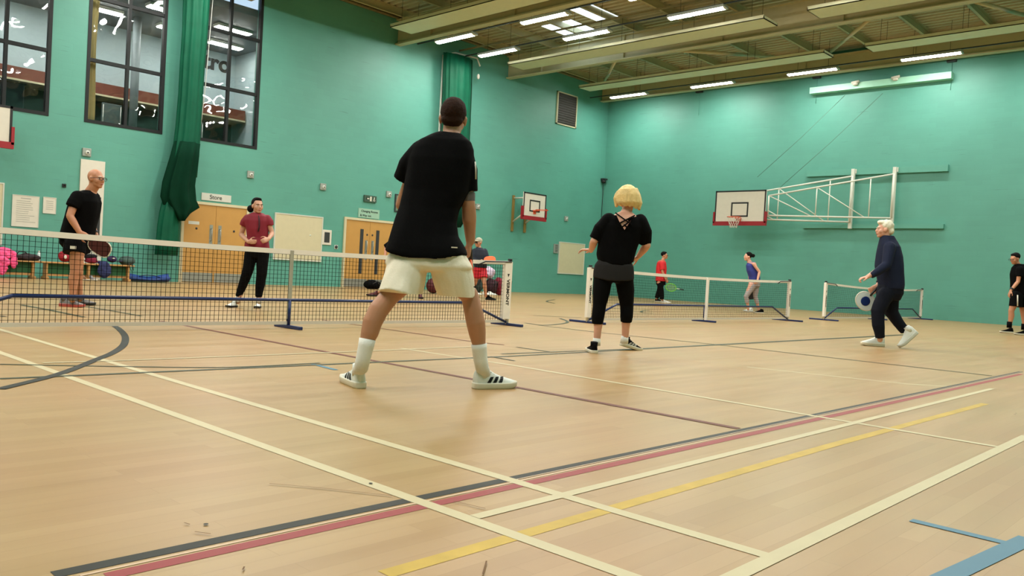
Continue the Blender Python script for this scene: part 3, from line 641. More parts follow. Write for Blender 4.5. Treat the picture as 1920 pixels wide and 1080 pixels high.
# ------------------------------------------------------------------ end wall: conduits, rails, swing rig
def bwbox(q, x0, x1, z0, z1, d0, d1): return q.box((x0, YB-d1, z0), (x1, YB-d0, z1))
M_aqua = mat('pale_aqua_paint', (158, 216, 190), .45)
o = empty('curtain_pelmet', (-9.9, YB, 7.33), 'long pale aqua beam box high on the end wall', 'box beam')
bwbox(MB(), -12.05, -7.70, 7.25, 7.45, 0, .28).build('beam_box', M_aqua, o)
for px in (1611, 1686):
    p = wb(px, 160 if px == 1611 else 151); q = MB(); q.tube([p+Vector((-.12, -.33, .02)), p+Vector((.12, -.33, .05))], .045, 8); q.ell(p+Vector((0, -.33, -.03)), .09, .06, .05); q.build('pulley', M_white, o)
for (z0, z1, lab, x0, x1) in ((4.49, 4.69, 'upper aqua rail behind the swing frame on the end wall', -12.05, -7.67), (2.76, 2.90, 'lower aqua rail under the swing frame on the end wall', -12.07, -7.69)):
    tag(bwbox(MB(), x0, x1, z0, z1, 0, .12).build('wall_rail', M_teal), lab, 'rail')
for (p, q_) in (((1585, 178), (1420, 332)), ((1655, 175), (1462, 352))):
    a, b = wb(*p, YB-.25), wb(*q_, YB-.9)
    tag(MB().tube([a, (a+b)/2-UP*.05, b], .008, 5).build('rig_cable', mat('cable_grey_green', (84, 128, 108), .5)), 'thin slanting cable from the beam box to the swing frame, %s of the two' % ('upper' if p[0] == 1585 else 'lower'), 'cable')
rig = empty('swing_basket', (-10, YB, 3.0), 'large white framed basketball board swung out along the end wall', 'basketball hoop')
def yb(x, y, d): return wb(x, y, YB-d)
d_out = 1.35
A = yb(1435, 357, d_out); Bc = yb(1435, 417, d_out)
bl, br = yb(1343, 360, d_out), yb(1438, 354, d_out); bb = yb(1340, 418, d_out)
wd = br.x-bl.x; zt = (bl.z+br.z)/2; hh = zt-bb.z
backboard(rig, Vector(((bl.x+br.x)/2, YB-d_out, zt-hh/2)), Vector((1, 0, 0)), UP, Vector((0, -1, 0)), wd, hh, (.59, .45, -.10))
p2x = yb(1678, 318, .2).x; p1x = yb(1600, 320, .2).x
def frame(px_, d0, zt0, zb0, x1, d1, zt1, zb1, uprights):
    """one lattice arm from the wall post to the board"""
    P0t, P0b = Vector((px_, YB-d0, zt0)), Vector((px_, YB-d0, zb0)); P1t, P1b = Vector((x1, YB-d1, zt1)), Vector((x1, YB-d1, zb1))
    T = lambda t: P0t.lerp(P1t, t); Bm = lambda t: P0b.lerp(P1b, t); q = MB(); R_ = .028
    q.tube([P0t, P1t], R_, 8); q.tube([P0b, P1b], R_, 8); q.tube([P0b, P0t], R_*1.2, 8); q.tube([P1b, P1t], R_, 8)
    for t in uprights: q.tube([Bm(t), T(t)], .02, 8)
    us = [u_ for u_ in uprights if u_ < .99]
    u2 = [0]+us+[1]
    for a_, b_ in zip(u2[1:-1], u2[2:]): q.tube([Bm(a_+.03), T(b_)], .018, 8)
    q.tube([Bm(.92), T(1).lerp(P1b, .75)], .016, 8)
    return q
zt0 = yb(1678, 326, .25).z; zb0 = yb(1670, 409, .25).z; zt1 = yb(1442, 367, 1.25).z; zb1 = yb(1440, 404, 1.25).z
x1 = yb(1441, 380, 1.25).x
frame(p2x, .25, zt0, zb0, x1, 1.25, zt1, zb1, [.175, .60]).build('lattice_arm', M_whiteg, rig)
dx = p2x-p1x
frame(p1x, .25, zt0-.02, zb0-.12, x1-dx, 1.3, zt1, zb1-.1, [.175, .60]).build('lattice_arm', M_whiteg, rig)
for x in (p1x, p2x):
    MB().box((x-.05, YB-.24, 2.74 if x == p1x else 2.95), (x+.05, YB-.14, 4.67)).build('wall_post', M_whiteg, rig)
    MB().box((x-.08, YB-.14, 4.53), (x+.08, YB-.121, 4.67)).build('clamp', M_whiteg, rig)
MB().tube([Vector((x1-.2, YB-1.28, zt1)), Vector((x1-dx+.1, YB-1.3, zt1))], .02, 8).build('cross_tie', M_whiteg, rig)
# small brackets under the end row of lamps
for px, py in ((1313, 171), (1533, 144), (1786, 113)):
    p = wb(px, py, YB); o = empty('beam_bracket', p, 'small dark bracket under the end beam, '+{1313: 'nearest the corner', 1533: 'above the beam box left end', 1786: 'above the beam box right end'}[px], 'bracket')
    MB().box((p.x-.13, YB-.12, p.z-.07), (p.x+.13, YB, p.z+.07)).build('bracket_plate', M_dark, o); MB().tube([p+Vector((0, -.02, -.07)), p+Vector((0, -.02, -.9))], .008, 5).build('drop_wire', M_teal, o)

# ------------------------------------------------------------------ portable nets
M_string = mat('net_string_black', (10, 12, 11), .8, spec=.1); M_tape = mat('net_tape_white', (240, 234, 224), .6); M_strap = mat('strap_black', (18, 20, 24), .6)
def portable_net(x, yc, label, near=False, half=3.36, H_=.875, Hc=.835, rise=.30, run=.75):
    o = empty('portable_net', (x, yc, 0), label, 'net')
    y0, y1 = yc-half, yc+half; top = lambda y: Hc+(H_-Hc)*((y-yc)/half)**2; zb = .075
    rr = .0017 if near else .0015
    q = MB(); n = int((y1-y0-.1)/.045)
    def bar(a, b, r_):
        a, b = Vector(a), Vector(b); t = (b-a).normalized(); u = Vector((1, 0, 0)); v = t.cross(u)
        vs = [p+u*(r_*i)+v*(r_*j) for p in (a, b) for i, j in ((-1, -1), (1, -1), (1, 1), (-1, 1))]
        q.add(vs, [(0, 1, 5, 4), (1, 2, 6, 5), (2, 3, 7, 6), (3, 0, 4, 7)])
    for i in range(n+1):
        y = y0+.05+(y1-y0-.1)*i/n; bar((x, y, zb), (x, y, top(y)-.03), rr)
    nr = 17
    for k in range(nr):
        f = (k+.5)/nr; P = [(x, y0+.05+(y1-y0-.1)*i/12, zb+(top(y0+.05+(y1-y0-.1)*i/12)-.03-zb)*f) for i in range(13)]
        for a_, b_ in zip(P, P[1:]): bar(a_, b_, rr)
    mesh_ = q.build('net_mesh', M_string, o)
    q = MB(); N = 24
    for i in range(N):
        ya, yb_ = y0+(y1-y0)*i/N, y0+(y1-y0)*(i+1)/N; h = .05
        for sx in (-.006, .006): q.quad((x+sx, ya, top(ya)-h), (x+sx, yb_, top(yb_)-h), (x+sx, yb_, top(yb_)), (x+sx, ya, top(ya)))
        q.quad((x-.006, ya, top(ya)), (x-.006, yb_, top(yb_)), (x+.006, yb_, top(yb_)), (x+.006, ya, top(ya)))
    q.build('top_tape', M_tape, o)
    MB().box((x-.005, y0+.05, zb-.035), (x+.005, y1-.05, zb+.0)).build('bottom_tape', mat('net_tape_grey', (214, 208, 196), .6), o)
    for s, yy in ((-1, y0), (1, y1)):
        q = MB(); q.tube([(x, yy, .02), (x, yy, H_+.01)], .024, 10); q.build('post', M_whiteg, o)
        q = MB(); a_ = yy-s*.11; q.box((x-.028, min(a_, yy+s*.026), .09), (x+.028, max(a_, yy+s*.026), H_-.01)) if near else q.box((x-.027, yy-.045, .09), (x+.027, yy+.045, H_-.01)); sl = q.build('post_sleeve', M_tape, o)
        # strap pulling the tape over the post
        MB().tube([(x+.03, yy-s*.62, H_-.075), (x+.031, yy-s*.50, H_-.03), (x+.031, yy, H_-.012), (x-.03, yy, H_-.012)], .009, 6).build('tension_strap', M_strap, o)
        MB().tube([(x, yy, H_+.0), (x, yy, H_+.03)], .03, 10).build('post_cap', M_strap, o)
        # marks printed down the sleeve
        q = MB(); zz = .70; yl = yy-s*.045 if near else yy; w_ = .022
        q.add([(x+.0292, yl-w_, zz), (x+.0292, yl+w_, zz), (x+.0292, yl, zz-.045)], [(0, 1, 2)]); q.build('sleeve_mark', M_black, o)
        txt = text_mesh('sleeve_lettering', 'VERMONT', .075 if near else .06, (x+.0295, yl, .45), (0, 0, -1), (0, 1, 0), M_black, o, .0008, bold=.002)
        # foot bar and slanted brace
        fh = .29 if near else .35; MB().box((x-fh, yy-.022, 0), (x+fh, yy+.022, .035)).build('foot_bar', M_navy, o, bevel=.006)
        MB().tube([(x, yy, .04), (x, yy-s*run, rise), (x, yy-s*(run+.05), rise)], .017, 8).build('brace_tube', M_navy, o)
    MB().tube([(x, y0+run, rise), (x, y1-run, rise)], .017, 8).build('base_rail', M_navy, o)
    MB().tube([(x, yc, .03), (x, yc, rise)], .02, 8).build('centre_leg', M_navy, o)
    MB().box((x-.25, yc-.022, 0), (x+.25, yc+.022, .035)).build('centre_foot', M_navy, o, bevel=.006)
    if near: MB().box((x-.004, yc-.022, .1), (x+.008, yc+.022, Hc-.01)).build('centre_strap', mat('strap_grey_net', (176, 176, 160), .6, alpha=.75), o)
    else: MB().box((x+.012, yc-.02, .03), (x+.05, yc+.03, Hc-.01)).build('centre_post', M_tape, o)
    return o
portable_net(-7.70, 4.75, 'nearest portable net, blue base rail, between the tall player and the bald player', True)
n2 = portable_net(-7.92, 13.68, 'middle portable net behind the blonde woman in black', False, half=3.52)
n3 = portable_net(-7.98, 22.8, 'furthest portable net behind the white haired man', False, half=3.52, H_=.90, Hc=.84)
# ------------------------------------------------------------------ people: tools
def voxel_mesh(q, voxel, smooth_it=3, fac=.5, disp=None):
    """one continuous skin over all shapes collected in q"""
    me = bpy.data.meshes.new('tmp'); me.from_pydata(q.v, [], q.f); me.update()
    o = bpy.data.objects.new('tmp', me); COL.objects.link(o)
    r_ = o.modifiers.new('r', 'REMESH'); r_.mode = 'VOXEL'; r_.voxel_size = voxel; r_.use_smooth_shade = True
    if smooth_it: s = o.modifiers.new('s', 'SMOOTH'); s.factor = fac; s.iterations = smooth_it
    bpy.context.view_layer.update()
    out = bpy.data.meshes.new_from_object(o.evaluated_get(bpy.context.evaluated_depsgraph_get()))
    bpy.data.objects.remove(o); bpy.data.meshes.remove(me)
    if disp:
        amp, fx, fz, seed = disp
        ns = [v.normal.copy() for v in out.vertices]
        for v, nn in zip(out.vertices, ns):
            c = v.co; a = noise.noise(Vector((c.x*fx+seed, c.y*fx, c.z*fz)))+.5*noise.noise(Vector((c.x*fx*2.3, c.y*fx*2.3+seed, c.z*fz*2.1+c.x*fx)))
            v.co = c+nn*(amp*a)
    out.update()
    return out
def blob(name, q, voxel, m_, parent, smooth_it=3, disp=None, mats=None, cut=None):
    me = voxel_mesh(q, voxel, smooth_it, .5, disp)
    if cut:                                     # trim everything below a hem plane
        bm = bmesh.new(); bm.from_mesh(me)
        for co, no in cut: bmesh.ops.bisect_plane(bm, geom=bm.verts[:]+bm.edges[:]+bm.faces[:], plane_co=co, plane_no=no, clear_inner=True)
        bm.to_mesh(me); bm.free()
    me.transform(Matrix.Translation(-parent_origin(parent)))
    me.materials.clear(); me.materials.append(m_)
    for p in me.polygons: p.use_smooth = True
    return link(name, me, parent)
def parent_origin(p):
    while p.parent: p = p.parent
    return p.location.copy()
def sub(q, name, m_, parent, **k):
    """build a mesh given in hall coordinates under any parent"""
    o = q.build(name, m_, None, **k); o.data.transform(Matrix.Translation(-parent_origin(parent))); o.parent = parent; return o
class Fig:
    def __init__(s, t0, voxel=.009): s.t = t0; s.vox = voxel
    def P(s, x, y, d=0.0): return at(x, y, s.t+d)
    def m(s, px, d=0): return px*(s.t+d)/FPX
    def V(s, p): return p if isinstance(p, Vector) else s.P(*p)
    def loft(s, q, rows, n=32, pw=2.25):
        """rows (left px, right px, y px, half depth m, depth m, sag m); superelliptic rings"""
        rs = []
        for r_ in rows:
            xl, xr, y, hd = r_[:4]; d = r_[4] if len(r_) > 4 else 0; sag = r_[5] if len(r_) > 5 else 0
            c = s.P((xl+xr)/2, y, d); w_ = s.m((xr-xl)/2, d); lo = []
            for j in range(n):
                a = 2*pi*j/n; ca, sa = cos(a), sin(a)
                e = 2/pw; x = w_*math.copysign(abs(ca)**e, ca); f = hd*math.copysign(abs(sa)**e, sa)
                lo.append(c+HR*x+HF*f-UP*(sag*(1-sa)/2*(1-abs(ca)**2)))
            rs.append(lo)
        q.rings(rs)
    def limb(s, q, pts, rad, n=14, ends=(1, 1)):
        pts = [s.V(p) for p in pts]
        q.tube(pts, rad, n)
        for i, (p, r_) in enumerate(zip(pts, rad)):
            if (i == 0 and not ends[0]) or (i == len(pts)-1 and not ends[1]): continue
            q.ell(p, r_*.99, r_*.99, r_*.99)
    def leg(s, q, hip, knee, ankle, rh=.085, rk=.055, rc=.056, ra=.036, back=None):
        h, k, a = s.V(hip), s.V(knee), s.V(ankle); b = back if back is not None else Vector((0, 0, 0))
        s.limb(q, [h, h.lerp(k, .5), k.lerp(h, .12), k], [rh, (rh+rk)/2+.004, rk+.002, rk])
        s.limb(q, [k, k.lerp(a, .3)+b*.015, k.lerp(a, .65)+b*.006, a], [rk*.95, rc, (rc+ra)/2-.004, ra])
    def arm(s, q, sh, el, wr, r0=.05, r1=.038, r2=.026):
        a, b, c = s.V(sh), s.V(el), s.V(wr)
        s.limb(q, [a, a.lerp(b, .45), b], [r0, r0*.93, r1]); s.limb(q, [b, b.lerp(c, .3), c], [r1, r1*1.04, r2])
def hand(q, wr, D, N, S, k=1.0, curl=(35, 38, 42, 46), thumb=.5, spread=.04):
    """wrist point, finger direction, palm normal, thumb side"""
    D = D.normalized(); N = (N-D*N.dot(D)).normalized(); S = (S-D*S.dot(D)-N*S.dot(N)).normalized()
    wr = Vector(wr)
    rs = []
    for y, w_, t_ in ((-.01, .026, .020), (.02, .034, .019), (.055, .041, .016), (.09, .041, .013), (.10, .036, .010)):
        rs.append([wr+D*(y*k)+S*(w_*k*cos(2*pi*j/14))+N*(t_*k*sin(2*pi*j/14)) for j in range(14)])
    q.rings(rs)
    if S.cross(N).dot(D) < 0: pass
    for i, (off, L_) in enumerate(((.031, .070), (.0105, .078), (-.010, .073), (-.030, .057))):
        p = wr+D*(.088*k)+S*(off*k); cu = curl[i]; d0 = (D+S*(spread*(1.5-i))).normalized(); ang = 0; pts = [p]; 
        for j, f in enumerate((.45, .32, .23)):
            ang += radians(cu)*(.6 if j == 0 else 1); dd = d0*cos(ang)+N*sin(ang); p = p+dd*(L_*f*k); pts.append(p)
        r_ = .0092*k*(1, 1.02, .98, .88)[i]; q.tube(pts, [r_, r_*.96, r_*.88, r_*.72], 8)
        for z, rr in zip(pts, (r_, r_*.96, r_*.88, r_*.72)): q.ell(z, rr, rr, rr, n=8, k=6)
    p = wr+D*(.022*k)+S*(.026*k)+N*(.006*k); d1 = (D*.65+S*.75+N*.35*thumb).normalized(); d2 = (D*.85+S*.35+N*.6*thumb).normalized(); d3 = (D*.9+N*.7*thumb).normalized()
    pts = [p, p+d1*(.042*k), p+d1*(.042*k)+d2*(.032*k), p+d1*(.042*k)+d2*(.032*k)+d3*(.024*k)]
    rr = [.014*k, .0115*k, .0105*k, .008*k]; q.tube(pts, rr, 8)
    for z, r_ in zip(pts, rr): q.ell(z, r_, r_, r_, n=8, k=6)
def frame_of(face, tilt=0, up=UP):
    Fv = face.normalized(); R_ = Fv.cross(up).normalized(); U = R_.cross(Fv).normalized()
    if tilt: U2 = U*cos(tilt)+R_*sin(tilt); R_ = R_*cos(tilt)-U*sin(tilt); U = U2
    return R_, Fv, U
def head(q, c, R_, Fv, U, s=1.0, neck=None, nr=.054):
    """c = point between the ears at eye height"""
    def p(x, y, z): return c+R_*(x*s)+Fv*(y*s)+U*(z*s)
    def e(x, y, z, a, b, d): q.ell(p(x, y, z), a*s, b*s, d*s, R_, Fv, U, 16, 12)
    e(0, -.014, .024, .073, .093, .088); e(0, .028, -.02, .060, .062, .085); e(0, .022, -.062, .056, .055, .046); e(0, .058, -.092, .030, .030, .022)
    e(0, .074, .022, .050, .018, .012); e(.045, .05, -.03, .018, .028, .03); e(-.045, .05, -.03, .018, .028, .03)
    q.tube([p(0, .086, .010), p(0, .104, -.026), p(0, .096, -.036)], [.008*s, .0125*s, .012*s], 8)
    for x in (-1, 1):
        e(x*.011, .094, -.032, .008, .01, .008); e(x*.076, -.004, -.014, .009, .019, .031); e(x*.083, -.014, -.006, .006, .010, .022)
    e(0, .086, -.060, .024, .012, .0075); e(0, .083, -.070, .020, .012, .007)
    if neck is not None:
        q.tube([p(0, -.02, -.04), p(0, -.022, -.09), neck], [nr*s, nr*s, nr*1.12], 14)
M_eyew = mat('eye_white', (228, 222, 214), .3); M_iris = mat('eye_dark', (44, 34, 28), .25); M_lip = mat('lip_rose', (160, 84, 78), .5)
def face_parts(par, c, R_, Fv, U, s=1.0, brow=None):
    def p(x, y, z): return c+R_*(x*s)+Fv*(y*s)+U*(z*s)
    for x in (-1, 1):
        q = MB().ell(p(x*.031, .073, -.002), .0135*s, .012*s, .0075*s, R_, Fv, U, 12, 8); E_ = sub(q, 'eye', M_eyew, par)
        sub(MB().ell(p(x*.031, .0825, -.002), .006*s, .0035*s, .006*s, R_, Fv, U, 10, 6), 'iris', M_iris, E_)
        if brow: sub(MB().tube([p(x*.012, .0905, .017), p(x*.032, .089, .023), p(x*.05, .076, .017)], .0035*s, 6), 'eyebrow', brow, par)
    sub(MB().ell(p(0, .0925, -.064), .021*s, .008*s, .0075*s, R_, Fv, U, 12, 8), 'mouth', M_lip, par)
def glasses(par, c, R_, Fv, U, m_, s=1.0, lens=None):
    def p(x, y, z): return c+R_*(x*s)+Fv*(y*s)+U*(z*s)
    q = MB()
    for x in (-1, 1): q.torus(p(x*.033, .104, -.004), .027*s, .003*s, R_, U, R2=.019*s, n=16); q.tube([p(x*.06, .100, .002), p(x*.080, .05, .004), p(x*.083, -.01, .0)], .0028*s, 6)
    q.tube([p(-.008, .107, .0), p(.008, .107, .0)], .003*s, 6)
    G = sub(q, 'glasses', m_, par)
    if lens:
        for x in (-1, 1): sub(MB().ell(p(x*.033, .104, -.004), .026*s, .002*s, .018*s, R_, Fv, U), 'lens', lens, G)
def shoe(par, heel, D, upper, sole, k=1.0, pitch=0, lace=None, stripe=None, L_=.29, name='shoe', hz=1.0):
    """heel = ground point below the heel's back; D = toe direction; pitch > 0 lifts the heel about the toe"""
    D = D.normalized(); S = D.cross(UP).normalized(); U = S.cross(D).normalized()
    if pitch: D, U = D*cos(pitch)-U*sin(pitch), U*cos(pitch)+D*sin(pitch)
    heel = Vector(heel); L_ *= k
    def p(x, y, z): return heel+S*x+D*y+U*(z*hz)
    prof = [(0.0, .020, .088), (.04, .031, .104), (.12, .037, .112), (.25, .039, .112), (.36, .040, .100), (.48, .041, .082), (.62, .045, .068), (.78, .047, .056), (.9, .042, .048), (.97, .033, .042), (1.0, .016, .032)]
    q = MB(); rs = []
    for y, w_, h in prof:
        lo = []
        for j in range(20):
            a = 2*pi*j/20; x = w_*k*math.copysign(abs(cos(a))**.8, cos(a)); z = sin(a)
            top = .018+(h-.018)*math.copysign(abs(z)**.75, z) if z > 0 else .018+.012*z
            lo.append(p(x*(1 if z <= .2 else (1-.35*(z-.2))), y*L_, top*k))
        rs.append(lo)
    q.rings(rs); q.tube([p(0, .2*L_, .06*k), p(0, .17*L_, .118*k)], [.037*k, .040*k], 14)
    b = sub(q, name, upper, par)
    q = MB(); rs = []
    N = 28; out = []
    for j in range(N):
        a = 2*pi*j/N; y = .5-.5*cos(a); i = 0
        for i in range(len(prof)-1):
            if prof[i][0] <= y <= prof[i+1][0]: break
        f = (y-prof[i][0])/max(1e-6, prof[i+1][0]-prof[i][0]); w_ = prof[i][1]*(1-f)+prof[i+1][1]*f+.004
        out.append((math.copysign(w_, sin(a))*min(1, abs(sin(a))*4+.25), y*1.03-.015))
    for z, e in ((0.0, .94), (.007, 1.0), (.026, 1.03), (.034, .99)):
        rs.append([p(x*k*e, y*L_+(.0), (z+(.014*max(0, y-.8)/.2 if z < .02 else .006*max(0, y-.8)/.2))*k) for x, y in out])
    q.rings([r_[::-1] for r_ in rs]); sub(q, 'sole', sole, b)
    if lace:
        q = MB()
        for i in range(4): y = (.36+.075*i)*L_; z = (.094-.0115*i)*k; q.tube([p(-.022*k, y, z-.006), p(0, y+.004, z+.002), p(.022*k, y, z-.006)], .0035, 6)
        sub(q, 'lace', lace, b)
    if stripe:
        for sx in (-1, 1):
            for i in range(3):
                y = (.26+.135*i)*L_; q = MB(); w_ = .024
                def sp(yy, z):
                    f = yy/L_; i_ = max(j for j in range(len(prof)) if prof[j][0] <= f); i2 = min(i_+1, len(prof)-1); g = (f-prof[i_][0])/max(1e-6, prof[i2][0]-prof[i_][0]); w0 = prof[i_][1]*(1-g)+prof[i2][1]*g; h0 = prof[i_][2]*(1-g)+prof[i2][2]*g
                    zz = (z-.018)/(h0-.018); zz = min(.98, max(0, zz)); sa = zz**(1/.75); ca = sqrt(max(0, 1-sa*sa)); x = w0*ca**.8*(1 if sa <= .2 else 1-.35*(sa-.2))
                    return p(sx*(x+.0022)*k, yy, z*k)
                cols = [(sp(y-.010+dy*1.0, z), sp(y-.010+dy+w_, z)) for z, dy in ((.028, 0), (.042, .010), (.054, .020), (.066, .030))]
                vs = [v for c_ in cols for v in c_]; q.add(vs, [(2*a, 2*a+1, 2*a+3, 2*a+2) for a in range(3)]); q.add(vs, [(2*a, 2*a+2, 2*a+3, 2*a+1) for a in range(3)])
                sub(q, 'stripe', stripe, b)
    return b
def person(name, base, label, group=None):
    o = empty(name, base, label, 'person', group); return o
M_skin = mat('skin_tan', (184, 132, 102), .5, noise_amt=.05, sss=.08)
M_skinb = mat('skin_brown', (190, 132, 100), .5, noise_amt=.05, sss=.08)
M_skinp = mat('skin_pink', (216, 162, 138), .5, noise_amt=.05, sss=.08)
M_tee = mat('black_jersey', (7, 7, 8), .85, noise_amt=.2, nscale=12, bump=.12, bscale=160, spec=.08)
M_shortw = mat('white_shorts_cloth', (236, 228, 208), .75, noise_amt=.03, bump=.15, bscale=90)
M_sock = mat('white_sock', (232, 232, 226), .8, bump=.2, bscale=200)
M_trainw = mat('white_trainer', (226, 230, 224), .5, noise_amt=.04)
M_solew = mat('white_sole', (226, 220, 200), .5); M_soleb = mat('black_sole', (26, 24, 26), .6)
M_blackf = mat('black_legging', (6, 6, 7), .8, spec=.1); M_greyf = mat('charcoal_skirt', (40, 39, 40), .8, bump=.1, spec=.1)
M_hairb = mat('brown_hair', (44, 25, 17), .8, spec=.15, noise_amt=.4, nscale=60, bump=.5, bscale=120)
M_hairbl = mat('blonde_hair', (232, 200, 138), .5, noise_amt=.28, nscale=16, bump=.5, bscale=60, spec=.2)
M_hairw = mat('white_hair', (232, 226, 206), .6, noise_amt=.1, nscale=40, bump=.5, bscale=80)
M_hairk = mat('black_hair', (14, 11, 11), .7, spec=.12, noise_amt=.3, nscale=60, bump=.4, bscale=100)

# ------------------------------------------------------------------ the tall player seen from behind
f = Fig(4.97, .0075)
base = fl(800, 728); base.z = 0
man = person('person', base, 'tall person seen from behind in black T-shirt, white shorts and striped white trainers, legs apart')
R_, Fv, U = frame_of(HF+HR*.06, tilt=.05)
hc = f.P(850, 222, .19)
q = MB()
head(q, hc, R_, Fv, U, 1.02, f.P(846, 262, .15), .053)
f.loft(q, [(824, 868, 256, .06, .14), (796, 880, 268, .085, .12), (782, 878, 300, .10, .11), (776, 866, 360, .105, .09), (768, 852, 400, .10, .07), (760, 852, 440, .11, .03), (756, 850, 480, .10, 0), (762, 846, 500, .09, 0)])
f.arm(q, (788, 290, .11), (754, 384, .20), (792, 404, .46), .05, .042, .028)
f.arm(q, (864, 294, .12), (879, 388, .13), (882, 452, .2), .052, .043, .030)
f.limb(q, [(879, 388, .13), (879, 412, .15)], [.042, .042])
hand(q, f.P(880, 452, .2), Vector((0, 0, -1))+HF*.25, -HR, HF, 1.0, (42, 50, 55, 60), .8)
hand(q, f.P(792, 404, .46), HF*.4+HR*.3+UP*.1, UP*-1, HR, 1.0, (50, 55, 60, 60))
f.limb(q, [(774, 500, 0), (752, 532, -.05), (730, 556, -.09), (710, 581, -.12), (698, 605, -.14), (693, 625, -.15), (688, 640, -.155), (682, 665, -.17), (677, 690, -.18)], [.088, .074, .058, .060, .058, .052, .042, .035, .033], 16)
f.limb(q, [(838, 500, 0), (862, 532, .04), (881, 556, .07), (887, 581, .06), (892, 605, .06), (895, 625, .07), (898, 645, .075), (901, 668, .08), (904, 690, .08)], [.088, .074, .056, .057, .059, .053, .042, .035, .034], 16)
hl1, dl1 = fl(677, 729), (HF*.88-HR*.48).normalized(); hl2, dl2 = fl(888, 729), (HR*.86+HF*.5).normalized()
ak1 = hl1+dl1*.078+UP*.085; ak2 = hl2+dl2*.078+UP*.085
f.limb(q, [f.P(677, 690, -.18), ak1], [.033, .028]); f.limb(q, [f.P(904, 690, .08), ak2], [.034, .028])
blob('body', q, .0072, M_skin, man, 2)
# hair: short, darker cap over the back and sides
q = MB(); P_ = lambda x, y, z: hc+R_*x+Fv*y+U*z
q.ell(P_(0, -.016, .036), .082, .106, .094, R_, Fv, U, 20, 14); q.ell(P_(0, -.050, -.018), .070, .060, .050, R_, Fv, U); q.ell(P_(0, .03, .07), .066, .07, .056, R_, Fv, U)
q.ell(P_(.0, .02, .095), .05, .07, .035, R_, Fv, U)
blob('hair', q, .007, M_hairb, man, 2, (.002, 60, 60, 1))
# T-shirt
q = MB()
f.loft(q, [(824, 866, 250, .062, .14), (808, 874, 256, .080, .13), (788, 884, 265, .10, .12), (772, 889, 279, .118, .12), (765, 890, 300, .130, .11), (762, 886, 330, .134, .10), (758, 880, 360, .134, .09), (751, 862, 390, .134, .07), (742, 857, 415, .138, .05), (734, 860, 440, .143, .03), (728, 871, 460, .148, .01, .01), (724, 875, 470, .150, 0, .03), (724, 875, 474, .150, 0, .045)], n=44, pw=2.5)
f.limb(q, [(790, 286, .11), (768, 312, .14), (757, 338, .17)], [.078, .078, .074], 18, (1, 0))
f.limb(q, [(864, 288, .12), (875, 322, .12), (878, 360, .13)], [.078, .074, .064], 18, (1, 0))
shirt = blob('tee_shirt', q, .008, M_tee, man, 3, (.010, 5, 2.2, 3))
# small pale tag at the hem, white shoulder flash
sub(MB().obox(f.P(852, 464, -.165), HR*.018, UP*.0035, HF*.002), 'hem_tag', M_white, shirt)
sub(MB().tube([f.P(891, 303, .066), f.P(892, 318, .066), f.P(892, 336, .07)], .0045, 6), 'sleeve_flash', M_white, shirt)
# neck band
# shorts
q = MB()
f.loft(q, [(742, 860, 466, .105, 0), (734, 868, 477, .112, 0), (724, 880, 488, .128, 0), (722, 884, 498, .134, 0), (732, 874, 508, .118, 0)], n=40, pw=2.3)
f.limb(q, [(765, 494, 0), (757, 522, -.04), (746, 560, -.09)], [.118, .125, .129], 22, (1, 0))
f.limb(q, [(841, 494, 0), (849, 522, .03), (859, 560, .065)], [.118, .119, .116], 22, (1, 0))
sh_ = blob('shorts', q, .008, M_shortw, man, 2, (.015, 8, 3.0, 8), cut=[(f.P(803, 552, 0), (UP+HR*.02).normalized())])
sub(MB().add([f.P(887, 538, -.06), f.P(894, 534, -.03), f.P(893, 541, -.03)], [(0, 1, 2), (0, 2, 1)]), 'shorts_mark', M_black, sh_)
# socks
q = MB(); q.tube([f.P(689, 636, -.155), f.P(686, 650, -.16), f.P(681, 672, -.17), f.P(677, 690, -.18), ak1], [.049, .046, .043, .042, .034], 18); sub(q, 'sock', M_sock, man)
q = MB(); q.tube([f.P(898, 645, .075), f.P(899, 655, .077), f.P(901, 675, .08), f.P(904, 690, .08), ak2], [.049, .046, .043, .042, .034], 18); sub(q, 'sock', M_sock, man)
shoe(man, hl1, dl1, M_trainw, M_solew, 1.0, 0, M_white, M_black, L_=.31, hz=1.15)
shoe(man, hl2, dl2, M_trainw, M_solew, 1.0, 0, M_white, M_black, L_=.29, hz=1.15)
# tattooed band above the right elbow
M_tat = mat('tattoo_ink', (96, 84, 84), .5, noise_amt=.55, nscale=45)
q = MB(); q.tube([f.P(875.5, 362, .13), f.P(876, 370, .13), f.P(876.5, 378, .13)], [.0505, .0495, .047], 20, cap=False); sub(q, 'tattoo', M_tat, man)
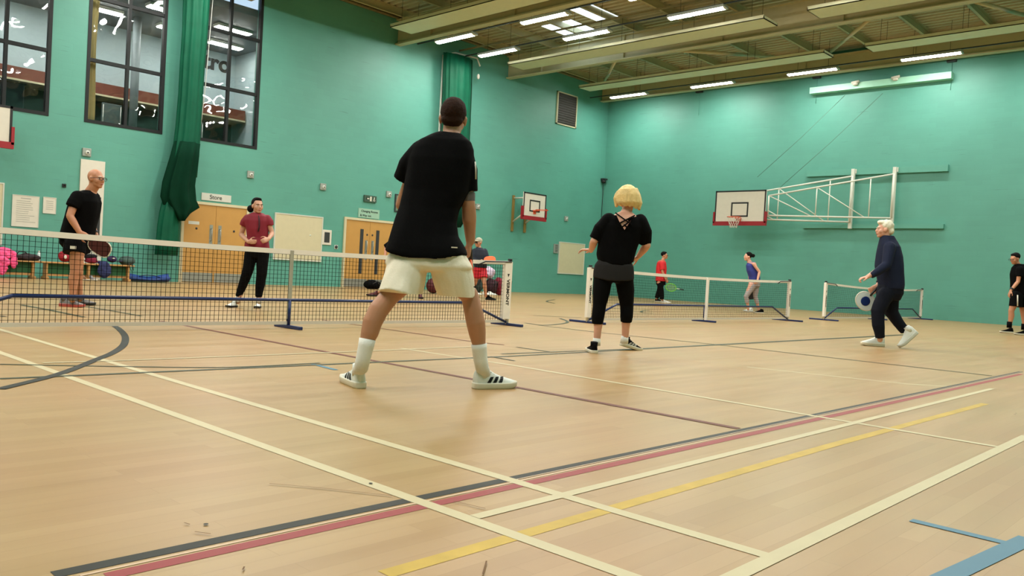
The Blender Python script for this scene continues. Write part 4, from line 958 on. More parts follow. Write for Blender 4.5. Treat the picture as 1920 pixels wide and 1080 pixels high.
# the orange paddle held edge-on
M_pado = mat('orange_paddle_face', (250, 110, 60), .4)
def paddle(c, D, N, face, rim, label, name='paddle', L_=.40, W=.20, grip=M_black, grp=None, hl=.13, rnd=2.8, spot=None):
    """c = grip centre, D = towards the head, N = face normal"""
    D = D.normalized(); N = (N-D*N.dot(D)).normalized(); S = D.cross(N)
    o = empty(name, c, label, 'paddle', grp)
    hl2 = L_-hl; cc = c+D*(hl/2+hl2/2+.01); n = 28; lo = []
    for j in range(n):
        a = 2*pi*j/n; lo.append((W/2*math.copysign(abs(cos(a))**(2/rnd), cos(a)), hl2/2*math.copysign(abs(sin(a))**(2/rnd), sin(a))))
    q = MB(); q.rings([[cc+S*x+D*y+N*z for x, y in lo] for z in (-.007, .007)], smooth=False); q.build('paddle_face', face, o)
    q = MB(); P0 = [cc+S*(x*1.01)+D*(y*1.01) for x, y in lo]; q.tube(P0+[P0[0]], .0085, 6, cap=False); q.build('edge_guard', rim, o)
    MB().tube([c-D*(hl/2), c+D*(hl/2+.03)], .015, 10).build('grip', grip, o)
    if spot:
        q = MB()
        for z in (-.0085, .0085): q.ell(cc+N*z, W*.24, W*.24, .0015, S, D, N, 18, 6)
        q.build('face_spot', spot, o)
    return o
paddle(f.P(881, 466, .215), Vector((0, 0, -1))+HR*.10+HF*.25, HR*1+HF*.15, M_pado, M_pado, 'orange paddle held edge-on in the right hand of the tall player', L_=.40, W=.19)

# ------------------------------------------------------------------ blonde woman in black seen from behind
f = Fig(8.0, .008)
b_ = fl(1150, 660); b_.z = 0
wm_ = person('person', b_, 'blonde person seen from behind in black cross-back top, grey skirt and cropped black leggings')
R_, Fv, U = frame_of(HF-HR*.35, tilt=-.10); hc = f.P(1176, 372, .05)
q = MB(); head(q, hc, R_, Fv, U, .96, f.P(1171, 405, .02), .050)
f.loft(q, [(1160, 1186, 398, .05, .02), (1145, 1199, 408, .08, 0), (1133, 1203, 425, .10, 0), (1130, 1196, 450, .10, 0), (1128, 1186, 480, .10, 0), (1124, 1182, 505, .10, 0), (1128, 1178, 520, .08, 0)])
f.arm(q, (1139, 412, 0), (1114, 452, -.02), (1108, 470, .22), .05, .038, .025)
f.arm(q, (1199, 416, 0), (1213, 460, .02), (1197, 481, .20), .05, .038, .025)
hand(q, f.P(1108, 469, .22), -HR*.8+HF*.5, -UP, HF, .95, (20, 24, 30, 36)); hand(q, f.P(1198, 481, .2), -HR*.7+HF*.1-UP*.5, HF*-.2-UP, HF, .95, (55, 60, 60, 60))
f.leg(q, (1133, 525, 0), (1124, 575, -.02), (1119, 640, -.03), .07, .055, .052, .033, -HF)
f.leg(q, (1172, 525, 0), (1175, 575, .04), (1172, 636, .06), .07, .055, .052, .033, -HF)
blob('body', q, .0085, M_skinp, wm_, 2)
q = MB(); P_ = lambda x, y, z: hc+R_*x+Fv*y+U*z
q.ell(P_(0, -.01, .045), .092, .112, .088, R_, Fv, U, 18, 12)
for i in range(16):
    a = pi*(1.02+.96*i/15)+.35*0; x, y = .088*cos(a), .098*sin(a)*1.0
    sd = (1+cos(a))/2; q.tube([P_(x*.75, y*.8-.01, .085), P_(x*1.02, y*1.04-.01, .025), P_(x*(1.10+.14*sd), y*1.14-.012, -.035-.02*sd), P_(x*(1.02+.26*sd), y*1.04-.01, -.070-.045*sd-.010*sin(i*2.3))], [.03, .034, .030, .010], 8)
for s in (-1, 1): q.tube([P_(s*.07, .03, .07), P_(s*.098, .04, .0), P_(s*.095, .045, -.08)], [.03, .03, .014], 8)
blob('hair', q, .008, M_hairbl, wm_, 2, (.006, 34, 6, 2))
q = MB()
f.loft(q, [(1146, 1198, 405, .085, 0, .015), (1138, 1203, 412, .10, 0), (1128, 1206, 425, .115, 0), (1123, 1201, 445, .12, 0), (1121, 1195, 462, .122, 0), (1119, 1190, 478, .126, 0), (1120, 1188, 485, .126, 0, .03), (1121, 1187, 489, .124, 0, .05)], n=36)
f.limb(q, [(1141, 413, 0), (1125, 430, -.01), (1114, 449, -.01)], [.075, .072, .060], 16, (1, 0)); f.limb(q, [(1199, 415, 0), (1209, 436, .01), (1210, 457, .04)], [.072, .070, .060], 16, (1, 0))
top = blob('top', q, .009, M_tee, wm_, 3, (.010, 6, 3, 5))
# open V at the back with crossed straps: skin panel and straps lying on the back
vq = MB(); vs = [f.P(1155, 401, -.075), f.P(1188, 405, -.075), f.P(1180, 418, -.122), f.P(1171, 431, -.137), f.P(1161, 415, -.122)]
vq.add(vs, [(0, 1, 2, 3, 4), (4, 3, 2, 1, 0)]); sub(vq, 'open_back', M_skinp, top)
for a, b in (((1154, 399), (1184, 421)), ((1190, 404), (1161, 419)), ((1164, 416), (1178, 428)), ((1181, 415), (1166, 426))): sub(MB().tube([f.P(*a, -.088), f.P((a[0]+b[0])/2, (a[1]+b[1])/2, -.122), f.P(*b, -.137)], .007, 6), 'strap', M_blackf, top)
q = MB(); f.loft(q, [(1128, 1180, 478, .090, 0), (1122, 1183, 488, .105, 0), (1115, 1188, 498, .126, 0), (1113, 1189, 508, .13, 0), (1112, 1189, 519, .13, 0, .02), (1112, 1189, 522, .13, 0, .03)], n=32); blob('skirt', q, .009, M_greyf, wm_, 2, (.004, 7, 3, 4))
q = MB(); f.loft(q, [(1118, 1186, 505, .115, 0), (1117, 1186, 520, .11, 0), (1128, 1178, 530, .08, 0)])
f.limb(q, [(1131, 520, 0), (1128, 545, -.01), (1124, 573, -.02), (1121, 595, -.035), (1120, 608, -.035)], [.092, .085, .066, .062, .054], 18, (1, 0))
f.limb(q, [(1170, 520, 0), (1173, 545, .02), (1175, 573, .04), (1175, 592, .03), (1174, 604, .04)], [.092, .085, .066, .062, .056], 18, (1, 0))
blob('leggings', q, .009, M_blackf, wm_, 2)
shoe(wm_, fl(1115, 663), HF*.95-HR*.12, M_blackf, M_solew, .9, 0, M_white, L_=.28)
shoe(wm_, fl(1163, 656)+UP*.045, HR*.80+HF*.35, M_blackf, M_solew, .9, .24, M_white, M_white, L_=.28)
q = MB(); q.tube([f.P(1119, 634, -.03), f.P(1118, 648, -.03)], [.036, .040], 12); sub(q, 'sock', M_sock, wm_)
q = MB(); q.tube([f.P(1172, 630, .06), f.P(1170, 644, .06)], [.036, .040], 12); sub(q, 'sock', M_sock, wm_)
# ------------------------------------------------------------------ the far players
M_skind = mat('skin_far', (198, 148, 122), .5)
def cloth(f, par, name, m_, lofts=(), limbs=(), vox=.010, disp=None, sm=2, pw=2.3):
    q = MB()
    for r_ in lofts: f.loft(q, r_, n=28, pw=pw)
    for pts, rad in limbs: f.limb(q, pts, rad, 16, (1, 0))
    return blob(name, q, vox, m_, par, sm, disp)

# bald man beyond the net
f = Fig(10.17); g = fl(140, 575); g.z = 0
p = person('person', g, 'bald person in black T-shirt and shorts beyond the net, before the bench')
R_, Fv, U = frame_of(HR*.96-HF*.28); hc = f.P(180, 335, -.02)
q = MB(); head(q, hc, R_, Fv, U, 1.04, f.P(168, 362, 0), .060)
f.loft(q, [(152, 180, 360, .10, 0), (138, 184, 375, .14, 0), (132, 180, 400, .15, 0), (126, 172, 430, .14, 0), (124, 168, 450, .13, 0)])
f.arm(q, (143, 372, -.16), (131, 405, -.24), (150, 437, -.22), .052, .043, .030); f.arm(q, (168, 376, .16), (168, 410, .22), (180, 440, .16), .05, .04, .028)
hand(q, f.P(150, 436, -.22), HR*.85-UP*.5, HF, -UP, 1.05, (55, 60, 62, 62)); hand(q, f.P(180, 440, .16), HR*.2-UP, -HF, HR, 1.0, (55, 60, 62, 62))
f.leg(q, (146, 462, -.10), (141, 510, -.12), (136, 562, -.12), .09, .060, .058, .038, -HR); f.leg(q, (142, 462, .12), (147, 512, .22), (150, 560, .30), .09, .058, .056, .038, -HR)
blob('body', q, .009, M_skinb, p, 2); face_parts(p, hc, R_, Fv, U, 1.04, M_hairw); glasses(p, hc, R_, Fv, U, M_black, 1.04)
cloth(f, p, 'tee_shirt', M_tee, [[(158, 178, 357, .085, 0), (145, 184, 364, .15, 0), (135, 187, 378, .19, 0), (128, 184, 400, .18, 0), (120, 178, 424, .17, 0), (113, 174, 444, .17, 0), (112, 173, 451, .17, 0)]],
      [([(146, 370, -.15), (140, 380, -.19), (136, 388, -.21)], [.085, .083, .078]), ([(168, 374, .15), (167, 388, .19)], [.08, .075])], .010, (.012, 6, 3, 2))
cloth(f, p, 'shorts', M_blackf, [[(116, 170, 445, .15, 0), (114, 172, 458, .15, 0), (120, 168, 466, .12, 0)]], [([(141, 456, -.09), (139, 475, -.12)], [.128, .128]), ([(146, 456, .12), (150, 474, .18)], [.125, .125])], .010, (.008, 7, 4, 3))
sub(MB().obox(f.P(137, 464, -.265), HR*.035, UP*.018, HF*.003), 'shorts_mark', M_white, p)
M_shgrey = mat('grey_trainer', (128, 124, 124), .6); M_solr = mat('coral_sole', (206, 92, 84), .5)
shoe(p, fl(113, 574), HR*.9-HF*.12, M_shgrey, M_solr, 1.05, 0, M_dark, L_=.30); shoe(p, fl(133, 571), HR*.95+HF*.2, M_shgrey, M_dark, 1.0, 0, M_dark, L_=.29)
for a in ((136, 553, -.12), (150, 552, .30)): q = MB(); c = f.P(*a); q.tube([c, c-UP*.07], [.043, .045], 12); sub(q, 'sock', M_shgrey, p)
sub(MB().tube([f.P(177.5, 433, .165), f.P(179, 437, .16)], .033, 12), 'wristband', M_dark, p)
M_mar = mat('maroon_face', (70, 18, 30), .35)
paddle(f.P(158, 444, -.20), HR*.93-UP*.52, HF+UP*.2, M_mar, M_white, 'maroon paddle with white rim held by the bald player', L_=.42, W=.20)

# woman in maroon T-shirt
f = Fig(11.85); g = fl(463, 578); g.z = 0
p = person('person', g, 'dark haired person in maroon T-shirt standing beyond the net by the Store door')
R_, Fv, U = frame_of(HR*.62-HF*.78); hc = f.P(483, 386, -.03)
q = MB(); head(q, hc, R_, Fv, U, .96, f.P(481, 406, 0), .05)
f.loft(q, [(472, 492, 402, .05, 0), (462, 502, 412, .09, 0), (464, 500, 430, .10, 0), (466, 499, 448, .09, 0), (464, 500, 465, .10, 0), (468, 496, 478, .08, 0)])
f.arm(q, (462, 410, 0), (452, 440, .05), (466, 454, -.14), .042, .034, .024); f.arm(q, (502, 410, 0), (510, 438, .02), (504, 448, -.18), .042, .034, .024)
hand(q, f.P(466, 453, -.14), HR*.8-HF*.4, HF, UP, .92, (45, 50, 55, 58)); hand(q, f.P(504, 448, -.18), -HR*.5-HF*.7-UP*.3, HF, UP, .92, (55, 60, 60, 60))
f.leg(q, (470, 478, 0), (462, 515, -.04), (446, 566, 0), .075, .050, .048, .034, -HR); f.leg(q, (494, 478, 0), (491, 518, -.04), (486, 566, -.02), .075, .050, .048, .034, -HR)
blob('body', q, .009, M_skind, p, 2); face_parts(p, hc, R_, Fv, U, .96, M_hairk)
P_ = lambda x, y, z: hc+R_*x+Fv*y+U*z
q = MB(); q.ell(P_(0, -.034, .036), .079, .088, .090, R_, Fv, U, 18, 12); bn = hc-HR*.115+HF*.05-UP*.045; q.ell(bn, .050, .050, .055); q.tube([P_(0, -.05, 0), bn], .04, 10); q.ell(P_(0, .018, .092), .05, .05, .028, R_, Fv, U)
blob('hair', q, .009, M_hairk, p, 2)
M_maroon = mat('maroon_jersey', (126, 10, 36), .7, noise_amt=.1)
sh_ = cloth(f, p, 'tee_shirt', M_maroon, [[(474, 493, 399, .062, 0), (462, 503, 405, .10, 0), (458, 505, 414, .115, 0), (462, 503, 430, .12, 0), (464, 502, 445, .11, 0), (460, 504, 458, .125, 0), (459, 505, 465, .125, 0)]],
      [([(464, 409, 0), (458, 416, 0), (455, 423, .01)], [.054, .053, .050]), ([(501, 409, 0), (506, 416, 0), (507, 423, 0)], [.054, .053, .050])], .010, (.008, 7, 3, 6))
cloth(f, p, 'trousers', M_blackf, [[(461, 502, 458, .115, 0), (459, 504, 472, .12, 0), (463, 502, 484, .10, 0)]], [([(471, 476, 0), (464, 510, -.04), (455, 535, -.02), (447, 556, 0)], [.096, .074, .064, .047]), ([(493, 476, 0), (491, 512, -.04), (488, 535, -.03), (485, 557, -.02)], [.096, .074, .066, .048])], .010, (.006, 8, 4, 7))
sub(MB().box((-.01, -.01, -.01), (0, 0, 0)), 'pendant', M_greyl, p) if False else None
sub(MB().tube([f.P(485, 404, -.088), f.P(486, 412, -.112), f.P(486, 425, -.120), f.P(484, 434, -.118)], .010, 6), 'dark_neck_strip', mat('dark_maroon_trim', (52, 8, 22), .7), sh_)
shoe(p, fl(443, 576), -HF*.95-HR*.25, M_trainw, M_soleb, .86, 0, M_white, L_=.27); shoe(p, fl(486, 577), -HF*.9+HR*.1, M_trainw, M_soleb, .86, 0, M_white, L_=.27)
for a in ((446, 556, 0), (486, 558, -.02)): q = MB(); c = f.P(*a); q.tube([c, c-UP*.08], [.038, .042], 12); sub(q, 'sock', M_sock, p)

# white haired man in navy tracksuit, striding
f = Fig(11.05); g = fl(1655, 652); g.z = 0
p = person('person', g, 'white haired person in navy tracksuit striding before the furthest net')
R_, Fv, U = frame_of(-HR*.98+HF*.2); hc = f.P(1658, 430, 0)
q = MB(); head(q, hc, R_, Fv, U, 1.0, f.P(1668, 452, 0), .056)
f.loft(q, [(1654, 1678, 452, .08, 0), (1652, 1684, 470, .13, 0), (1648, 1688, 500, .13, 0), (1654, 1684, 525, .10, 0), (1658, 1680, 540, .08, 0)])
f.arm(q, (1668, 462, -.16), (1660, 497, -.22), (1627, 519, -.26), .045, .037, .028); f.arm(q, (1664, 466, .16), (1662, 505, .22), (1644, 538, .16), .045, .037, .028)
hand(q, f.P(1628, 519, -.26), -HR*.95-UP*.25, UP*-1, -HF, 1.05, (50, 55, 60, 60)); hand(q, f.P(1645, 536, .16), -HR*.8-UP*.6, HF, -UP, 1.05, (55, 60, 62, 62))
f.leg(q, (1665, 550, -.06), (1647, 585, -.10), (1650, 637, -.10), .065, .052, .050, .036, HR); f.leg(q, (1671, 550, .06), (1672, 588, .08), (1697, 620, .08), .065, .052, .050, .036, HR)
blob('body', q, .009, M_skinp, p, 2); face_parts(p, hc, R_, Fv, U, 1.0, M_hairw)
P_ = lambda x, y, z: hc+R_*x+Fv*y+U*z
q = MB(); q.ell(P_(0, -.03, .048), .086, .092, .085, R_, Fv, U, 18, 12); q.ell(P_(0, -.075, -.012), .072, .050, .065, R_, Fv, U); q.ell(P_(0, .035, .090), .06, .06, .035, R_, Fv, U)
blob('hair', q, .009, M_hairw, p, 2, (.006, 30, 20, 2))
M_track = mat('navy_tracksuit', (24, 31, 54), .8, spec=.2, noise_amt=.12, bump=.1)
M_trackd = mat('navy_trousers', (17, 20, 32), .8, spec=.15, noise_amt=.12)
cloth(f, p, 'track_jacket', M_track, [[(1652, 1675, 442, .075, 0), (1650, 1679, 450, .10, 0), (1649, 1686, 462, .16, 0), (1646, 1690, 480, .175, 0), (1643, 1692, 500, .17, 0), (1645, 1693, 520, .165, 0), (1648, 1693, 534, .16, 0), (1650, 1692, 542, .155, 0)]],
      [([(1669, 464, -.14), (1662, 497, -.21), (1646, 509, -.245), (1633, 517, -.26)], [.078, .064, .055, .040]), ([(1666, 468, .14), (1662, 505, .21), (1648, 532, .17)], [.074, .060, .044])], .010, (.010, 6, 3, 9))
cloth(f, p, 'track_trousers', M_trackd, [[(1648, 1692, 534, .15, 0), (1644, 1692, 550, .15, 0), (1646, 1686, 562, .12, 0)]], [([(1661, 552, -.07), (1646, 584, -.10), (1647, 610, -.11), (1650, 634, -.10)], [.11, .088, .078, .062]), ([(1670, 552, .07), (1671, 586, .08), (1684, 605, .08), (1697, 620, .08)], [.11, .088, .074, .062])], .010, (.008, 7, 4, 4))
shoe(p, fl(1657, 650), -HR*.98-HF*.05, M_trainw, M_solew, 1.05, 0, M_white, L_=.30, hz=1.3)
tp = fl(1690, 653); u_ = (-HR*.62+HF*.1-UP*.72).normalized(); D = -HR; ln = .30
pit = radians(46); heel = Vector((tp.x, tp.y, 0))-(D*cos(pit)-UP*sin(pit))*ln
shoe(p, heel, D+HF*.1, M_trainw, M_greyl, 1.05, pit, M_white, L_=.29, hz=1.3)
M_pal = mat('pale_paddle_face', (214, 226, 228), .4)
pk = paddle(f.P(1640, 545, .13), -HR*.62-UP*.78, HF, M_pal, M_white, 'round pale paddle with dark blue centre held by the white haired player', L_=.36, W=.27, rnd=2.1, spot=mat('paddle_blue_spot', (20, 44, 110), .4))

# player at the right picture edge
f = Fig(17.3); g = fl(1893, 627); g.z = 0
p = person('person', g, 'short haired person in black T-shirt, shorts and socks walking near the end wall')
R_, Fv, U = frame_of(-HR*.9-HF*.2-UP*.25); hc = f.P(1903, 485, 0)
q = MB(); head(q, hc, R_, Fv, U, 1.0, f.P(1911, 500, 0), .052)
f.loft(q, [(1902, 1924, 500, .12, 0), (1899, 1926, 520, .12, 0), (1900, 1926, 550, .11, 0)])
f.arm(q, (1912, 506, -.16), (1909, 528, -.18), (1895, 545, -.22), .045, .037, .026); f.arm(q, (1918, 506, .16), (1924, 530, .2), (1920, 550, .1), .045, .037, .026)
hand(q, f.P(1895, 545, -.22), -HR*.35-UP, HR, -HF, 1.0, (20, 25, 28, 32))
f.leg(q, (1905, 560, -.08), (1896, 583, -.08), (1893, 612, -.08), .085, .056, .058, .038, HR); f.leg(q, (1917, 560, .08), (1918, 585, .06), (1921, 616, .04), .085, .056, .058, .038, HR)
blob('body', q, .010, M_skinb, p, 2)
P_ = lambda x, y, z: hc+R_*x+Fv*y+U*z
q = MB(); q.ell(P_(0, -.03, .045), .084, .092, .082, R_, Fv, U, 18, 12); q.ell(P_(0, .012, .092), .06, .06, .03, R_, Fv, U); blob('hair', q, .010, M_hairk, p, 2)
glasses(p, hc, R_, Fv, U, M_black, 1.0)
cloth(f, p, 'tee_shirt', M_tee, [[(1904, 1922, 495, .09, 0), (1899, 1929, 502, .15, 0), (1896, 1931, 515, .17, 0), (1896, 1931, 535, .16, 0), (1896, 1931, 552, .16, 0)]], [([(1912, 506, -.14), (1911, 519, -.17)], [.075, .068])], .011, (.008, 6, 3, 1))
sht = cloth(f, p, 'shorts', M_blackf, [[(1897, 1929, 545, .15, 0), (1896, 1930, 558, .15, 0)]], [([(1906, 555, -.07), (1904, 575, -.08)], [.12, .125]), ([(1918, 555, .07), (1920, 576, .06)], [.12, .125])], .011)
sub(MB().tube([f.P(1908, 553, -.20), f.P(1908, 574, -.205)], .014, 6), 'white_side_stripe', M_white, sht)
sub(MB().tube([f.P(1898, 541, -.2), f.P(1896, 544, -.215)], .038, 12), 'watch', M_black, p)
for a in ((1893, 603, -.08), (1920, 607, .05)): q = MB(); c = f.P(*a); q.tube([c, c-UP*.13], [.050, .048], 12); sub(q, 'sock', M_blackf, p)
shoe(p, fl(1899, 625), -HR*.95-HF*.1, M_blackf, M_solew, 1.0, 0, M_black, L_=.30); shoe(p, fl(1927, 629), -HR*.95-HF*.1, M_blackf, M_solew, 1.0, 0, M_black, L_=.30)

# man in red at the end wall
f = Fig(26.6); g = fl(1238, 568); g.z = 0
p = person('person', g, 'person in red T-shirt and black trousers by the end wall holding a green racket')
R_, Fv, U = frame_of(HR*.9-HF*.3); hc = f.P(1246, 479, 0)
q = MB(); head(q, hc, R_, Fv, U, 1.0, f.P(1242, 489, 0), .052)
f.loft(q, [(1234, 1248, 489, .12, 0), (1231, 1249, 505, .12, 0), (1231, 1248, 525, .12, 0)])
f.arm(q, (1241, 494, -.18), (1242, 510, -.2), (1249, 525, -.2), .05, .038, .028); f.arm(q, (1242, 494, .18), (1246, 510, .2), (1250, 522, .2), .05, .038, .028)
hand(q, f.P(1249, 524, -.2), HR*.5-UP, HF, HR, 1.0, (55, 60, 60, 60))
f.leg(q, (1236, 530, -.08), (1240, 545, -.08), (1242, 562, -.05), .08, .052, .05, .036); f.leg(q, (1240, 530, .08), (1236, 546, .08), (1231, 560, .1), .08, .052, .05, .036)
blob('body', q, .012, M_skinb, p, 2); glasses(p, hc, R_, Fv, U, M_black)
P_ = lambda x, y, z: hc+R_*x+Fv*y+U*z
q = MB(); q.ell(P_(0, -.03, .045), .086, .094, .088, R_, Fv, U, 18, 12); q.ell(P_(0, .012, .095), .06, .06, .03, R_, Fv, U); blob('hair', q, .012, M_hairk, p, 2)
cloth(f, p, 'tee_shirt', mat('red_jersey', (204, 24, 34), .7), [[(1236, 1247, 488, .09, 0), (1232, 1249, 493, .17, 0), (1230, 1250, 503, .18, 0), (1230, 1249, 515, .17, 0), (1229, 1249, 527, .17, 0)]], [([(1241, 495, -.16), (1242, 506, -.19)], [.085, .08])], .012)
cloth(f, p, 'trousers', M_blackf, [[(1230, 1248, 523, .15, 0), (1230, 1248, 534, .14, 0)]], [([(1237, 532, -.07), (1240, 546, -.08), (1241, 561, -.06)], [.10, .085, .07]), ([(1240, 532, .07), (1236, 546, .09), (1231, 559, .1)], [.10, .085, .07])], .012)
shoe(p, fl(1239, 568), HR*.95-HF*.15, M_trainw, M_solew, 1.05, 0, L_=.31); shoe(p, fl(1228, 566), HR*.9-HF*.35, M_blackf, M_solew, 1.05, 0, L_=.31)
# strung racket
M_lime = mat('lime_racket', (120, 214, 62), .4); hd = f.P(1258, 539, -.22); D = (-HR*.98+UP*.12).normalized()
o = empty('racket', f.P(1272, 541, -.22), 'lime green strung racket held low by the person in red', 'racket')
q = MB(); q.torus(hd, .17, .014, D, UP.cross(D).cross(D)*-1 if False else (UP-D*UP.dot(D)).normalized(), R2=.12, n=24); q.build('head_frame', M_lime, o)
q = MB(); u2 = (UP-D*UP.dot(D)).normalized()
for i in range(-5, 6):
    a = i/6; q.tube([hd+D*(.17*a)-u2*(.12*sqrt(1-a*a)), hd+D*(.17*a)+u2*(.12*sqrt(1-a*a))], .002, 4); q.tube([hd+u2*(.12*a)-D*(.17*sqrt(1-a*a)), hd+u2*(.12*a)+D*(.17*sqrt(1-a*a))], .002, 4)
q.build('string_bed', mat('racket_string', (190, 220, 120), .5), o)
MB().tube([hd-D*.17, hd-D*.28], .012, 8).build('shaft', M_white, o); MB().tube([hd-D*.28, hd-D*.42], .017, 8).build('grip', M_black, o)

# woman in blue vest
f = Fig(21.8); g = fl(1410, 587); g.z = 0
p = person('person', g, 'person with dark bun in blue sleeveless top crouching beyond the middle net')
R_, Fv, U = frame_of(-HR*.92-HF*.1); hc = f.P(1402, 481, 0)
q = MB(); head(q, hc, R_, Fv, U, .98, f.P(1407, 493, 0), .05)
f.loft(q, [(1401, 1417, 492, .10, 0), (1402, 1421, 505, .12, 0), (1406, 1424, 520, .11, 0), (1403, 1424, 535, .10, 0)])
f.arm(q, (1413, 495, -.16), (1424, 510, -.18), (1420, 527, -.24), .042, .034, .024); f.arm(q, (1408, 496, .16), (1405, 515, .2), (1406, 535, .1), .042, .034, .024)
hand(q, f.P(1420, 526, -.24), -HR*.6-UP*.8, HF, -UP, .95, (50, 55, 55, 55)); hand(q, f.P(1406, 534, .1), -UP, HR, -HF, .95, (50, 55, 55, 55))
f.leg(q, (1409, 535, -.08), (1399, 556, -.10), (1403, 580, -.10), .08, .052, .05, .034, HR); f.leg(q, (1418, 535, .08), (1416, 556, .05), (1423, 582, .05), .08, .052, .05, .034, HR)
blob('body', q, .011, M_skinp, p, 2)
P_ = lambda x, y, z: hc+R_*x+Fv*y+U*z
q = MB(); q.ell(P_(0, -.03, .04), .084, .095, .088, R_, Fv, U, 18, 12); q.ell(P_(0, -.145, .03), .055, .05, .05); blob('hair', q, .011, M_hairk, p, 2)
cloth(f, p, 'vest_top', mat('royal_blue_vest', (40, 50, 130), .7), [[(1402, 1415, 491, .08, 0), (1399, 1418, 498, .12, 0), (1400, 1422, 508, .14, 0), (1404, 1425, 520, .13, 0), (1404, 1425, 529, .13, 0)]], [], .011)
cloth(f, p, 'leggings', mat('grey_legging', (168, 160, 160), .8), [[(1405, 1425, 525, .12, 0), (1403, 1425, 537, .11, 0)]], [([(1410, 537, -.07), (1399, 556, -.10), (1401, 568, -.10)], [.10, .062, .054]), ([(1417, 537, .07), (1416, 556, .05), (1420, 569, .05)], [.10, .062, .054])], .011)
shoe(p, fl(1411, 585), -HR*.9-HF*.3, M_trainw, M_greyl, 1.0, 0, L_=.29); shoe(p, fl(1431, 588), -HR*.9-HF*.3, M_blackf, M_solew, 1.0, 0, L_=.29)
paddle(f.P(1408, 538, .06), -UP+HR*.05, HF+HR*.4, M_black, M_dark, 'black paddle pointing down from the hand of the person in blue', L_=.38, W=.19)

# person in red shorts by the bags
f = Fig(20.2); g = fl(907, 563); g.z = 0
p = person('person', g, 'person in grey cap, sunglasses and red shorts walking by the heaped bags')
R_, Fv, U = frame_of(-HF*.8-HR*.6); hc = f.P(897, 455, 0)
q = MB(); head(q, hc, R_, Fv, U, 1.0, f.P(899, 467, 0), .05)
f.loft(q, [(889, 910, 468, .10, 0), (889, 912, 480, .11, 0), (890, 911, 500, .10, 0)])
f.arm(q, (909, 470, 0), (914, 486, -.05), (909, 492, -.2), .042, .034, .026); f.arm(q, (890, 470, 0), (887, 486, -.05), (897, 491, -.2), .042, .034, .026)
hand(q, f.P(909, 491, -.2), -HR*.7-HF*.4, UP, -HF, 1.0, (50, 55, 60, 60)); hand(q, f.P(897, 490, -.2), HR*.7-HF*.4, UP, -HF, 1.0, (50, 55, 60, 60))
f.leg(q, (906, 512, 0), (908, 530, -.1), (911, 555, -.05), .085, .052, .052, .034); f.leg(q, (895, 512, 0), (890, 532, .05), (886, 548, .35), .085, .052, .05, .034)
blob('body', q, .011, M_skinb, p, 2)
cap = cloth(f, p, 'cap', mat('grey_cap', (176, 172, 152), .7), [], [], .011) if False else None
P_ = lambda x, y, z: hc+R_*x+Fv*y+U*z
q = MB(); q.ell(P_(0, -.012, .055), .086, .10, .075, R_, Fv, U, 18, 12); q.ell(P_(0, .09, .035), .065, .065, .012, R_, Fv, U); blob('cap', q, .010, mat('grey_cap', (176, 172, 152), .7), p, 1)
glasses(p, hc, R_, Fv, U, M_black, 1.0, M_black)
cloth(f, p, 'sweatshirt', mat('navy_sweatshirt', (26, 34, 50), .8), [[(893, 904, 464, .08, 0), (889, 911, 469, .12, 0), (887, 914, 478, .14, 0), (888, 914, 490, .13, 0), (889, 913, 502, .13, 0)]], [([(909, 471, 0), (914, 485, -.05), (910, 491, -.16)], [.07, .058, .045]), ([(890, 471, 0), (886, 485, -.05), (894, 491, -.16)], [.07, .058, .045])], .011)
cloth(f, p, 'shorts', mat('red_shorts', (190, 20, 40), .7), [[(889, 912, 499, .12, 0), (888, 912, 508, .12, 0)]], [([(905, 507, 0), (906, 521, -.06)], [.105, .11]), ([(896, 507, 0), (893, 521, .03)], [.105, .10])], .011)
shoe(p, fl(911, 562), HR*.85-HF*.5, M_blackf, M_soleb, 1.0, 0, L_=.29); shoe(p, f.P(886, 552, .35)-UP*.05, -HR*.5-HF*.5, M_trainw, M_solew, 1.0, 0, L_=.29)
paddle(f.P(902, 489, -.22), HR*.97+UP*.12, UP*.55-HF*.8, M_pado, M_pado, 'orange paddle held flat across the waist of the person in red shorts', L_=.40, W=.22)

# player mostly hidden behind the tall player
f = Fig(19.0); g = fl(745, 556); g.z = 0
p = person('person', g, 'person in black mostly hidden behind the tall player, one dark red shoe showing')
R_, Fv, U = frame_of(-HF); hc = f.P(762, 425, 0)
q = MB(); head(q, hc, R_, Fv, U, 1.0, f.P(762, 440, 0), .055)
f.loft(q, [(746, 778, 440, .11, 0), (744, 780, 465, .12, 0), (747, 777, 500, .11, 0)])
f.arm(q, (747, 443, 0), (724, 462, .02), (722, 480, -.1), .05, .042, .028); f.arm(q, (777, 443, 0), (786, 470, 0), (780, 485, -.15), .05, .042, .028)
hand(q, f.P(722, 480, -.1), -UP*.9+HR*.2-HF*.3, HF, HR, 1.0, (50, 55, 60, 60))
f.leg(q, (754, 505, 0), (735, 528, -.1), (710, 548, -.05), .085, .055, .054, .036); f.leg(q, (770, 505, 0), (778, 528, -.1), (788, 548, 0), .085, .055, .054, .036)
blob('body', q, .011, M_skinb, p, 2); face_parts(p, hc, R_, Fv, U, 1.0, M_hairb)
P_ = lambda x, y, z: hc+R_*x+Fv*y+U*z
q = MB(); q.ell(P_(0, -.025, .04), .082, .095, .085, R_, Fv, U, 18, 12); blob('hair', q, .011, M_hairb, p, 2)
cloth(f, p, 'tee_shirt', M_tee, [[(752, 772, 437, .09, 0), (744, 780, 443, .14, 0), (741, 783, 455, .15, 0), (743, 781, 480, .14, 0), (742, 782, 505, .14, 0)]], [([(747, 446, 0), (735, 455, .01), (723, 464, .02)], [.08, .080, .078]), ([(777, 446, 0), (784, 462, 0)], [.08, .075])], .011)
